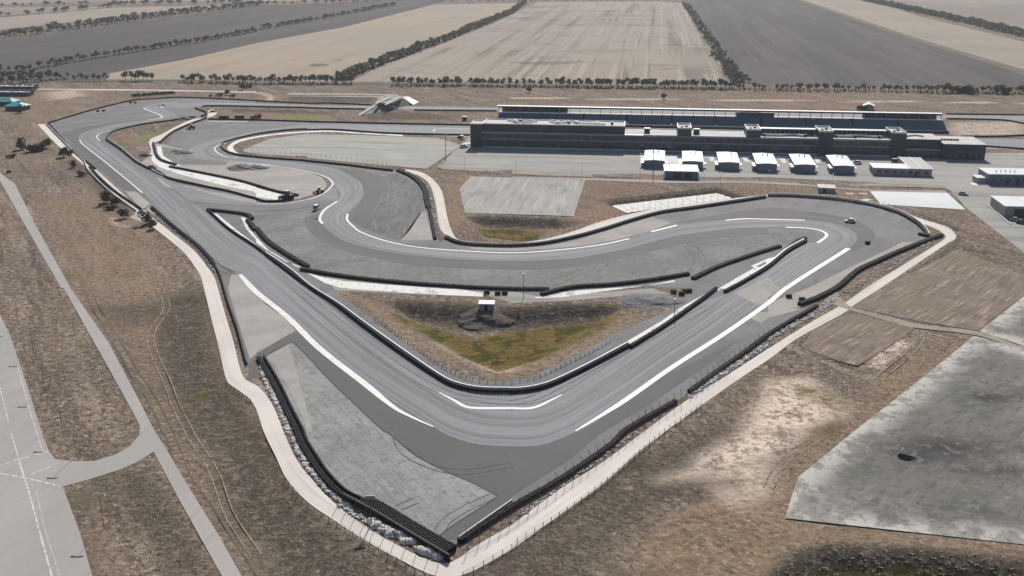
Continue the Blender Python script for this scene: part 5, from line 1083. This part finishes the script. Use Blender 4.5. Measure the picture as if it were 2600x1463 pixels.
lamp('mast', "C 1815,925", 14, .22, 'tall dark mast left of the pit building, casting a thin shadow', 'mast', None, M['darkmetal'], 'flood')
lamp('mast', "D 2465,960", 18.3, .25, 'tallest dark mast, in front of the leftmost white garage', 'mast', None, M['darkmetal'], 'flood')
lamp('mast', "22 115,100", 8.5, .12, 'thin dark mast above the grassy basin, between the two long tyre barriers', 'mast', None, M['darkmetal'], 'single')
lamp('mast', "22 1630,275", 5.5, .12, 'short thin mast at the right side of the grassy basin', 'mast', None, M['darkmetal'], 'single')
lamp('mast', "31 1160,925", 6.0, .16, 'dark mast behind the widest tyre barrier near the bottom tip', 'mast', None, M['darkmetal'], 'flood')
for q, h, lab in [("D 665,1035", 9, 'pale lamp post at the top edge of the streaked lot, left one'), ("D 1530,1075", 9.5, 'pale lamp post at the upper right corner of the streaked lot'), ("C 2065,1030", 6, 'pale lamp post just right of the tall mast near the pit building'),
                  ("D 2290,1030", 12, 'pale lamp post left of the first white garage'), ("E 1665,1080", 7, 'pale lamp post in front of the fourth white garage'), ("F 65,1000", 6.5, 'pale lamp post beside the small flat roofed shed'), ("E 730,1090", 6, 'pale lamp post right of the low wide shed'), ("E 970,1060", 5.5, 'pale lamp post in front of the third white garage')]:
    lamp('lamp_post', q, h, .1, lab, 'lamp post', gp_, M['trim'], 'single')
for q, lab in [("20 340,650", 'double headed lamp post beside the runway, second from the top'), ("20 190,370", 'double headed lamp post beside the runway, topmost one'), ("20 450,1030", 'double headed lamp post beside the runway, third from the top'), ("30 630,5", 'double headed lamp post on the rounded grass island, upper one'),
               ("30 770,245", 'double headed lamp post at the edge of the curved taxiway'), ("30 1045,965", 'double headed lamp post in the lower left grass field')]:
    lamp('runway_lamp', q, 7.6, .075, lab, 'lamp post', 'double headed lamp posts beside the runway', M['rust'], 'double')

# ------------------------------------------------------------------ vehicles
def car_parts(root, body, L_=4.3, W_=1.8, van=False, h1=.85, h2=1.5):
    kids = []
    mb = MB(); z0 = .28
    mb.hexa([(-L_/2, -W_/2, z0), (L_/2, -W_/2, z0), (L_/2, W_/2, z0), (-L_/2, W_/2, z0), (-L_/2+.12, -W_/2+.06, h1), (L_/2-.12, -W_/2+.06, h1), (L_/2-.12, W_/2-.06, h1), (-L_/2+.12, W_/2-.06, h1)])
    kids.append((mb.obj('body', body, root), []))
    a, b, c, d = ((-L_/2+.05, L_/2-1.1, -L_/2+.1, L_/2-1.7) if van else (-L_/2+.5, L_/2-1.1, -L_/2+1.0, L_/2-1.9))
    mb = MB(); mb.hexa([(a, -W_/2+.1, h1+.003), (b, -W_/2+.1, h1+.003), (b, W_/2-.1, h1+.003), (a, W_/2-.1, h1+.003), (c, -W_/2+.22, h2), (d, -W_/2+.22, h2), (d, W_/2-.22, h2), (c, W_/2-.22, h2)])
    cb = mb.obj('cabin', M['glass'], root)
    mb = MB(); mb.box(c-.03, -W_/2+.2, h2+.002, d+.03, W_/2-.2, h2+.08); rf = mb.obj('roof', body, cb); kids.append((cb, [rf]))
    for x in (-L_/2+.8, L_/2-.8):
        for y in (-W_/2+.02, W_/2-.02):
            mb = MB(); mb.cyl((x, y-.1, .33), (x, y+.1, .33), .33, n=12); kids.append((mb.obj('wheel', M['tyre'], root), []))
    for y in (-W_/2+.3, W_/2-.3):
        mb = MB(); mb.box(L_/2-.05, y-.18, .55, L_/2+.02, y+.18, .72); kids.append((mb.obj('headlight', M['lamp_glass'], root), []))
    return kids
for nm, cat, q, rz, body, L_, W_, van, h2, lab in [
    ('van', 'van', "11 612,660", 80, M['carwhite'], 4.9, 2.0, True, 2.3, 'white roofed dark van on the dark asphalt at the start of the S bend'),
    ('car', 'car', "13 822,788", 175, M['carwhite'], 4.5, 1.9, False, 1.6, 'white roofed car parked on the run off of the right hairpin'),
    ('pickup_truck', 'pickup truck', "13 890,200", 175, M['carwhite'], 5.2, 1.9, False, 1.8, 'white and dark pickup truck parked beside the last garage'),
    ('box_van', 'van', "F 905,698", 10, M['carwhite'], 5.5, 2.1, True, 2.6, 'white box van beside the striped roof of the L shaped building'),
    ('car', 'car', "13 1960,512", -40, M['carsilver'], 4.3, 1.8, False, 1.5, 'silver car driving on the wide road right of the white slab'),
    ('van', 'van', "C 2028,637", 85, M['carwhite'], 5.0, 2.0, True, 2.3, 'white van left of the pit building, upper one'),
    ('car', 'car', "C 1993,625", 85, M['cardark'], 4.3, 1.8, False, 1.5, 'dark car next to the white van left of the pit building'),
    ('pickup_truck', 'pickup truck', "C 2050,748", 20, M['carwhite'], 5.2, 2.0, False, 1.9, 'white pickup truck at the near left corner of the pit building'),
    ('car', 'car', "13 2490,775", -30, M['carsilver'], 4.4, 1.8, False, 1.5, 'silver car parked before the gabled hall at the right edge'),
    ('car', 'car', "13 2548,800", -30, M['cardark'], 4.4, 1.8, False, 1.5, 'dark car parked before the gabled hall, nearest the frame edge')]:
    p = G(q)[0]; root = thing(nm, lab, cat, (p.x, p.y, .085), R(rz)); car_parts(root, body, L_, W_, van, .95, h2)
def digger(q, rz, mat, label, sc_=1.0):
    p = G(q)[0]; root = thing('loader', label, 'loader', (p.x, p.y, .08), R(rz)); root.scale = (sc_,) * 3
    part('body', [(-2.2, -.9, .7, .6, .9, 1.7)], mat, root); cb = part('cab', [(-.6, -.7, 1.7, .7, .7, 2.9)], M['glass'], root); part('cab_roof', [(-.7, -.8, 2.9, .8, .8, 3.05)], M['whitewall'], cb)
    for x in (-1.4, 1.1):
        for y in (-1.0, 1.0): mb = MB(); mb.cyl((x, y-.25, .75), (x, y+.25, .75), .75, n=14); mb.obj('wheel', M['tyre'], root)
    mb = MB(); mb.cyl((.6, -.6, 1.4), (2.6, -.6, .7), .12, n=6); mb.cyl((.6, .6, 1.4), (2.6, .6, .7), .12, n=6); mb.obj('lift_arm', mat, root); part('bucket', [(2.5, -1.1, .15, 3.3, 1.1, .9)], M['darkmetal'], root)
digger("11 320,552", 160, M['darkmetal'], 'dark loader at the right end of the wide white stone strip', 1.3)
digger("11 638,490", 200, M['carwhite'], 'small white roofed loader at the inner tip of the lens infield', .9)
digger("B 690,565", 190, M['darkmetal'], 'dark loader on the run off near the thick slanted tyre barrier')

# ------------------------------------------------------------------ trees
def crown(n, rx, rz_, zc, leaf, seed, blobs=7):
    r = np.random.RandomState(seed); cs = r.normal(0, 1, (blobs, 3)); cs /= np.linalg.norm(cs, axis=1)[:, None]; cs *= r.uniform(.3, .8, (blobs, 1)); cs[:, 2] = cs[:, 2] * .9 - .05
    rad = r.uniform(.25, .5, blobs); V = []; F = []
    for i in range(n):
        b = r.randint(blobs); d = r.normal(0, 1, 3); d /= np.linalg.norm(d); q = cs[b] + d * rad[b] * r.uniform(.75, 1.05)
        c = np.array([q[0] * rx, q[1] * rx, zc + q[2] * rz_]); u = r.normal(0, 1, 3); u /= np.linalg.norm(u); w_ = np.cross(u, r.normal(0, 1, 3)); w_ /= np.linalg.norm(w_); s_ = leaf * r.uniform(.6, 1.3)
        k = len(V); V += [c - u * s_, c + w_ * s_ * .7, c + u * s_, c - w_ * s_ * .7]; F.append((k, k+1, k+2, k+3))
    return V, F
def trunk(h, r, lean=0.0, limbs=3, seed=0):
    rr = random.Random(seed); mb = MB(); mb.cyl((0, 0, -.2), (lean, 0, h), r, r * .5, n=6)
    for k in range(limbs):
        a = rr.uniform(0, 6.28); z = h * rr.uniform(.5, .95); mb.cyl((lean * z / h, 0, z), (lean + math.cos(a) * h * .4, math.sin(a) * h * .4, z + h * .45), r * .45, r * .15, n=5)
    return mb
TREES = []
for k, (n, rx, rz_, zc, leaf) in enumerate([(230, 3.0, 2.7, 4.9, .55), (200, 2.5, 3.0, 4.9, .5), (260, 3.6, 2.6, 4.5, .6), (150, 2.0, 2.7, 4.4, .45), (170, 2.7, 2.2, 4.1, .5)]):
    V, F = crown(n, rx, rz_, zc, leaf, 11 + k); tb = trunk(3.6, .2, .2, 3, k); n0 = len(V)
    v = [tuple(q) for q in V] + tb.v; f = F + [tuple(i + n0 for i in q) for q in tb.f]; mi = [0] * len(F) + [1] * len(tb.f)
    TREES.append((v, f, mi))
TM = []
for v, f, mi in TREES:
    me = mesh('tree', v, f, mi=mi); me.materials.append(M['leaf']); me.materials.append(M['bark']); TM.append(me)
budget = [0]; overflow = []
def tree_row(s, spacing, jit, label, group, sc0=.8, sc1=1.25, gap=0.0, wide=1.0, solo=True, keep=None):
    p, L = resample(G(s), spacing)
    for i, q in enumerate(p):
        if rng.random() < gap: continue
        x = q.x + rng.uniform(-jit, jit); y = q.y + rng.uniform(-jit, jit); k = rng.randrange(len(TM)); s_ = rng.uniform(sc0, sc1); rz = rng.uniform(0, 6.28)
        if solo and budget[0] < 296:
            o = bpy.data.objects.new('tree', TM[k]); sc.collection.objects.link(o); o.location = (x, y, 0); o.scale = (s_ * wide, s_ * wide, s_); o.rotation_euler = (0, 0, rz)
            tag(o, label, 'tree', group); budget[0] += 1
        else: overflow.append((k, x, y, s_, rz, wide))
g1 = 'trees in the row along the far edge of the circuit grounds'
tree_row("00 765,818 1065,812", 5, 1.2, 'dusty tree left of the lone clump in the far tree row', g1)
tree_row("00 1260,812 1540,815", 4, 1.5, 'tree of the lone dark clump before the tan field', 'trees of the lone clump before the tan field', 1.0, 1.5)
tree_row("00 1790,828 2573,842 01 960,845", 3.9, 1.2, 'tree in the far row below the tan field', g1, .9, 1.3, .05)
tree_row("01 1350,860 2573,868 02 1000,880 2230,895", 3.8, 1.2, 'tree in the far row below the pale striped field', g1, .9, 1.3, .05)
tree_row("02 2280,900 03 0,908 1450,925", 4.2, 1.6, 'thin tree in the far row below the dark right field', g1, .7, 1.15, .1)
tree_row("03 1500,930 2573,945 s 2700,244", 3.6, 2.2, 'fuller tree in the far row at its right end', g1, .8, 1.2, .05, 1.2)
tree_row("00 0,850 250,830 440,810 650,800", 5, 5, 'dark tree of the wood at the upper left edge', 'trees of the wood at the upper left edge', .9, 1.4)
tree_row("00 0,740 150,730 260,720", 6, 5, 'dark tree of the wood at the upper left edge', 'trees of the wood at the upper left edge', .9, 1.3)
tree_row("01 850,810 960,760 1130,700 1330,620 1600,520", 6, 3, 'tree of the dense diagonal hedge between tan and pale fields', 'trees of the dense diagonal hedge between the fields', 1.0, 1.4, 0, 1.3)
tree_row("00 340,690 560,660 750,620 1400,520 2000,430 2573,320", 6, 2.5, 'tree of the thin diagonal row across the dark field', 'trees of the thin diagonal row across the dark field', .8, 1.2, .1)
tree_row("00 0,800 200,790 420,790", 6, 5, '', '', .9, 1.3, solo=False)
tree_row("01 1600,520 1900,410 2300,245 2573,130 02 130,30", 7, 4, '', '', 1., 1.4, 0, 1.4, solo=False)
tree_row("01 0,305 500,225 900,150 1400,50", 9, 4, '', '', .8, 1.2, .1, 1.2, solo=False)
for o_ in (0, -28): tree_row("00 -100,%d 0,%d 400,%d 1000,%d 1800,%d 2573,%d" % (400+o_, 385+o_, 340+o_, 255+o_*.9, 150+o_*.7, 62+o_*.4), 9, 9, '', '', .9, 1.5, .12, 1.5, solo=False)
tree_row("01 0,55 300,45 800,30 1450,5", 14, 6, '', '', 1., 1.4, .05, 1.8, solo=False)
tree_row("00 -50,170 500,130 900,95 1300,50 1700,30", 14, 8, '', '', 1., 1.5, .05, 1.8, solo=False)
tree_row("00 0,70 600,55 1100,45", 20, 8, '', '', 1., 1.5, .05, 1.8, solo=False); tree_row("00 1500,48 2000,40 2573,42 01 0,55", 16, 14, '', '', 1.2, 1.6, .05, 2, solo=False)
tree_row("01 1780,18 2573,18 02 1000,14 1700,10", 14, 6, '', '', .9, 1.2, .05, 1.8, solo=False)
tree_row("02 1740,40 1900,280 2100,560 2280,850", 6, 7, '', '', .35, .8, .1, 1.5, solo=False); tree_row("02 2000,560 2150,650 2350,850", 5, 6, '', '', .4, .8, .1, 1.5, solo=False)
tree_row("03 950,5 1500,125 2000,235 2573,375 s 2700,120", 7, 5, '', '', .9, 1.4, 0, 1.6, solo=False); tree_row("03 970,-5 1500,110 2000,215 2573,350 s 2700,112", 9, 5, '', '', .9, 1.4, 0, 1.6, solo=False)
wv, wf, wm, base = [], [], [], 0
for k in range(len(TREES)):
    sel = [o for o in overflow if o[0] == k]
    if not sel: continue
    v, f, mi = TREES[k]; 
    o = replicate('distant_trees', np.array(v), f, [(a[1], a[2], 0) for a in sel], [M['leaf'], M['bark']], scl=[(a[3] * a[5], a[3] * a[5], a[3]) for a in sel], rot=np.array([a[4] for a in sel]))
    o.data.polygons.foreach_set('material_index', np.tile(np.array(mi), len(sel))); wf.append(o)
bm = bmesh.new()
for o in wf: bm.from_mesh(o.data)
me = bpy.data.meshes.new('distant_trees'); bm.to_mesh(me); bm.free(); mats = [M['leaf'], M['bark']]
for o in wf: bpy.data.objects.remove(o)
tag(link('distant_trees', me, mats), kind='stuff')
scrub = []
for s_, dens_, wd_ in [("00 1790,828 2573,842 01 960,845", 1.6, 2.5), ("01 1350,860 2573,868 02 1000,880 2230,895", 1.3, 3), ("02 2280,900 03 0,908 1450,925", 2.2, 3), ("03 1500,930 2573,945 s 2700,244", 1.1, 4), ("00 0,850 250,830 440,810 650,800", 1.5, 8), ("00 0,740 150,730 560,660 1400,520 2573,320 01 0,305 1400,50", 2.6, 3),
        ("01 850,810 1130,700 1600,520 2300,245 2573,130 02 130,30", 1.6, 6), ("00 -100,385 400,335 1000,250 1800,145 2573,60", 2.2, 14), ("02 1740,40 1900,280 2100,560 2280,850", 1.8, 7), ("03 950,5 1500,120 2000,230 2573,370 s 2700,115", 1.8, 7)]:
    p, L = resample(G(s_), dens_)
    for q in p: scrub.append((q.x + rng.gauss(0, wd_ * .5), q.y + rng.gauss(0, wd_ * .5), 0))
V_, F_ = crown(46, 1.5, 1.0, .9, .42, 77, 4)
tag(replicate('field_scrub', np.array(V_), F_, scrub, M['leaf'], scl=nr.uniform(.4, 1.1, len(scrub)), rot=nr.uniform(0, 6.28, len(scrub))), kind='stuff')
# shrubs and small trees near the circuit, with crown and trunk
def shrub_proto(seed, n, rx, rz_, zc, leaf, tr):
    V, F = crown(n, rx, rz_, zc, leaf, seed, 9); cm = mesh('crown', V, F); cm.materials.append(M['leafdk']); tb = trunk(tr, .13, .15, 4, seed); tm = mesh('trunk', tb.v, tb.f); tm.materials.append(M['bark']); return cm, tm
SP = [shrub_proto(40, 1100, 2.9, 2.3, 2.5, .27, 1.8), shrub_proto(41, 900, 2.6, 2.7, 3.0, .26, 2.2), shrub_proto(42, 900, 3.8, 1.7, 1.7, .28, 1.0)]
for q, s_, k, lab in [("10 210,55", 1.5, 1, 'bushy tree left of the big dark thicket at the upper left'), ("10 330,75", 1.5, 2, 'left part of the wide dark thicket at the upper left'), ("10 400,70", 1.6, 2, 'middle bush of the wide dark thicket at the upper left'), ("10 470,40", 1.3, 0, 'right bush of the wide dark thicket, nearest the service road'),
                      ("10 125,140", .8, 2, 'low bush below the wide dark thicket'), ("10 640,130", 1.3, 0, 'round tree against the service road right of the thicket'), ("10 700,105", .9, 2, 'dark bush touching the service road beside the round tree'), ("10 745,235", .9, 1, 'small round tree halfway down the upper left service road'),
                      ("10 825,315", .85, 2, 'low bush beside the service road below the small round tree'), ("10 1080,590", 1.35, 1, 'largest tree in the middle of the left tree line'), ("10 1160,625", 1.0, 0, 'tree just right of the largest one in the left tree line'), ("10 1120,660", .8, 2, 'low bush in the shade of the largest left tree'),
                      ("10 1250,745", 1.0, 0, 'rounded tree left of the paved gap'), ("10 1470,800", 1.25, 1, 'tall dark tree directly below the paved gap'), ("10 1530,850", .9, 0, 'smaller dark tree below the paved gap, nearer the road'), ("10 80,290", .5, 2, 'tiny bush beside the long left road near its top'),
                      ("00 2440,905", 1.2, 0, 'round bush alone right of the far track, upper one'), ("00 2510,885", 1.1, 2, 'flat bush right of the round one near the far track'), ("00 2280,955", 1.0, 0, 'small bush above the top barrier, middle of three'), ("00 2215,968", .9, 2, 'small bush above the top barrier, left of three'), ("00 2345,975", .8, 2, 'small bush above the top barrier, right of three'),
                      ("02 175,930", 1.1, 0, 'lone dark bush below the far tree row, left of the grandstand'), ("02 1520,995", 1.0, 0, 'lone dark bush on the verge behind the grandstand'), ("00 205,1135", 1.3, 1, 'dark tree in front of the turquoise roofed house'), ("B 1770,410", 1.2, 2, 'rusty bush behind the pit straight barrier'), ("00 2110,970", .6, 2, 'tiny bush on the left above the top barrier'),
                      ("03 920,1112", 1.4, 2, 'dark bush left of the small white roofed house'), ("03 1930,935", 1.9, 2, 'large dark bush in the right end of the far tree row'), ("03 2010,935", 1.8, 2, 'second large dark bush in the right end of the far tree row'), ("03 2380,945", 1.9, 2, 'large dark bush close to the right edge in the far tree row')]:
    p = G(q)[0]; cm, tm = SP[k]; root = thing('small_tree', lab, 'tree', (p.x, p.y, ground_z(p.x, p.y)), rng.uniform(0, 6.28)); root.scale = (s_,) * 3
    c = link('crown', cm, None, root); link('trunk', tm, None, root)
for i in range(14):
    t = i / 13; p = G("00 %f,%f" % (1345 + 400 * t, 970 - 30 * t))[0]; cm, tm = SP[2]
    root = thing('shrub', 'shrub of the dotted row above the top left barrier', 'shrub', (p.x, p.y, 0), rng.uniform(0, 6.28), 'shrubs of the dotted row above the top left barrier'); root.scale = (.7,) * 3; link('crown', cm, None, root); link('trunk', tm, None, root)

# ------------------------------------------------------------------ dry grass tufts on the near ground (nobody could count them)
def tuft(seed, blades=5):
    r = np.random.RandomState(seed); V = []; F = []
    for k in range(blades):
        a = r.uniform(0, 6.28); b = np.array([math.cos(a), math.sin(a), 0]); n = np.array([-b[1], b[0], 0]); w_ = r.uniform(.06, .14); h = r.uniform(.10, .26); k0 = len(V)
        V += [b * .05 - n * w_, b * .05 + n * w_, b * r.uniform(.3, .7) + np.array([0, 0, h]) + n * w_ * .3, b * r.uniform(.3, .7) + np.array([0, 0, h]) - n * w_ * .3]; F.append((k0, k0+1, k0+2, k0+3))
    return np.array(V), F
GRASS = ["30 980,480 1500,230 2230,1449 930,1449 640,560", "20 0,250 640,0 1000,640 1300,1180 1400,1380 30 1300,150 1150,220 950,280 560,265 490,180 20 280,1000 100,450",
         "10 0,380 600,1449 640,1449 20 640,0 0,0 10 0,1449", "20 730,0 10 400,850 420,400 600,200 1000,500 1280,740 1500,860 1930,1220 2000,1449 20 2080,250 2180,620 2260,940 2480,1120 31 -20,200 280,520 800,940 1400,1330 1650,1480 31 0,1600 30 2460,1449 1660,120 20 1560,1449",
         "32 0,1180 900,570 1500,190 22 1560,1449 2200,980 2573,740 23 250,560 330,640 0,760 22 2573,960 32 2400,0 1700,400 1500,1000 1000,1449 0,1600", "23 0,760 400,900 850,1160 600,1449 32 2573,0 2573,1449 33 0,1449 150,1000 -20,800 280,450 800,0 23 1500,930 1400,900 1000,900",
         "33 0,1130 600,1070 1400,1100 2573,1250 2573,1600 0,1600", "23 700,760 1300,500 2000,520 1480,900"]
V1, F1 = tuft(3); pos = []
for gi, s in enumerate(GRASS):
    poly = G(s); xs = [p.x for p in poly]; ys = [p.y for p in poly]
    area = abs(sum(poly[i].x * poly[(i+1) % len(poly)].y - poly[(i+1) % len(poly)].x * poly[i].y for i in range(len(poly)))) / 2
    n = int(min(area * (max(xs) - min(xs)) * (max(ys) - min(ys)) / max(area, 1) / max(area, 1) * .9 * 1.0, 60000)); n = int(min(60000, 1.1 * (max(xs) - min(xs)) * (max(ys) - min(ys))))
    X = nr.uniform(min(xs), max(xs), n); Y = nr.uniform(min(ys), max(ys), n); d = sdist(poly, X, Y)
    dens = .55 + .3 * (np.sin(X * .21 + np.sin(Y * .13) * 2) * np.sin(Y * .17 + X * .05) > -.2)
    ok = (d > .8) & (nr.uniform(0, 1, n) < dens) & (Y < 330)
    pos += [(x, y) for x, y in zip(X[ok], Y[ok])]
pos = pos[:75000] if len(pos) > 75000 else pos
P3 = [(x, y, ground_z(x, y) - .03) for x, y in pos]
tag(replicate('dry_grass', V1, F1, P3, M['drygrass'], rot=nr.uniform(0, 6.28, len(P3)), scl=nr.uniform(.5, 1.2, len(P3))), kind='stuff')

# ------------------------------------------------------------------ air: far fields fade to pale blue
mb = MB(); mb.box(-8900, -390, -6, 8900, 13900, 135)
m = bpy.data.materials.new('air'); m.use_nodes = True; t_ = m.node_tree; t_.nodes.remove(t_.nodes['Principled BSDF'])
v_ = t_.nodes.new('ShaderNodeVolumePrincipled'); v_.inputs['Color'].default_value = (.80, .87, 1, 1); v_.inputs['Density'].default_value = 0.6e-4; v_.inputs['Anisotropy'].default_value = .3
t_.links.new(v_.outputs[0], t_.nodes['Material Output'].inputs['Volume'])
tag(mb.obj('haze', m), kind='stuff')
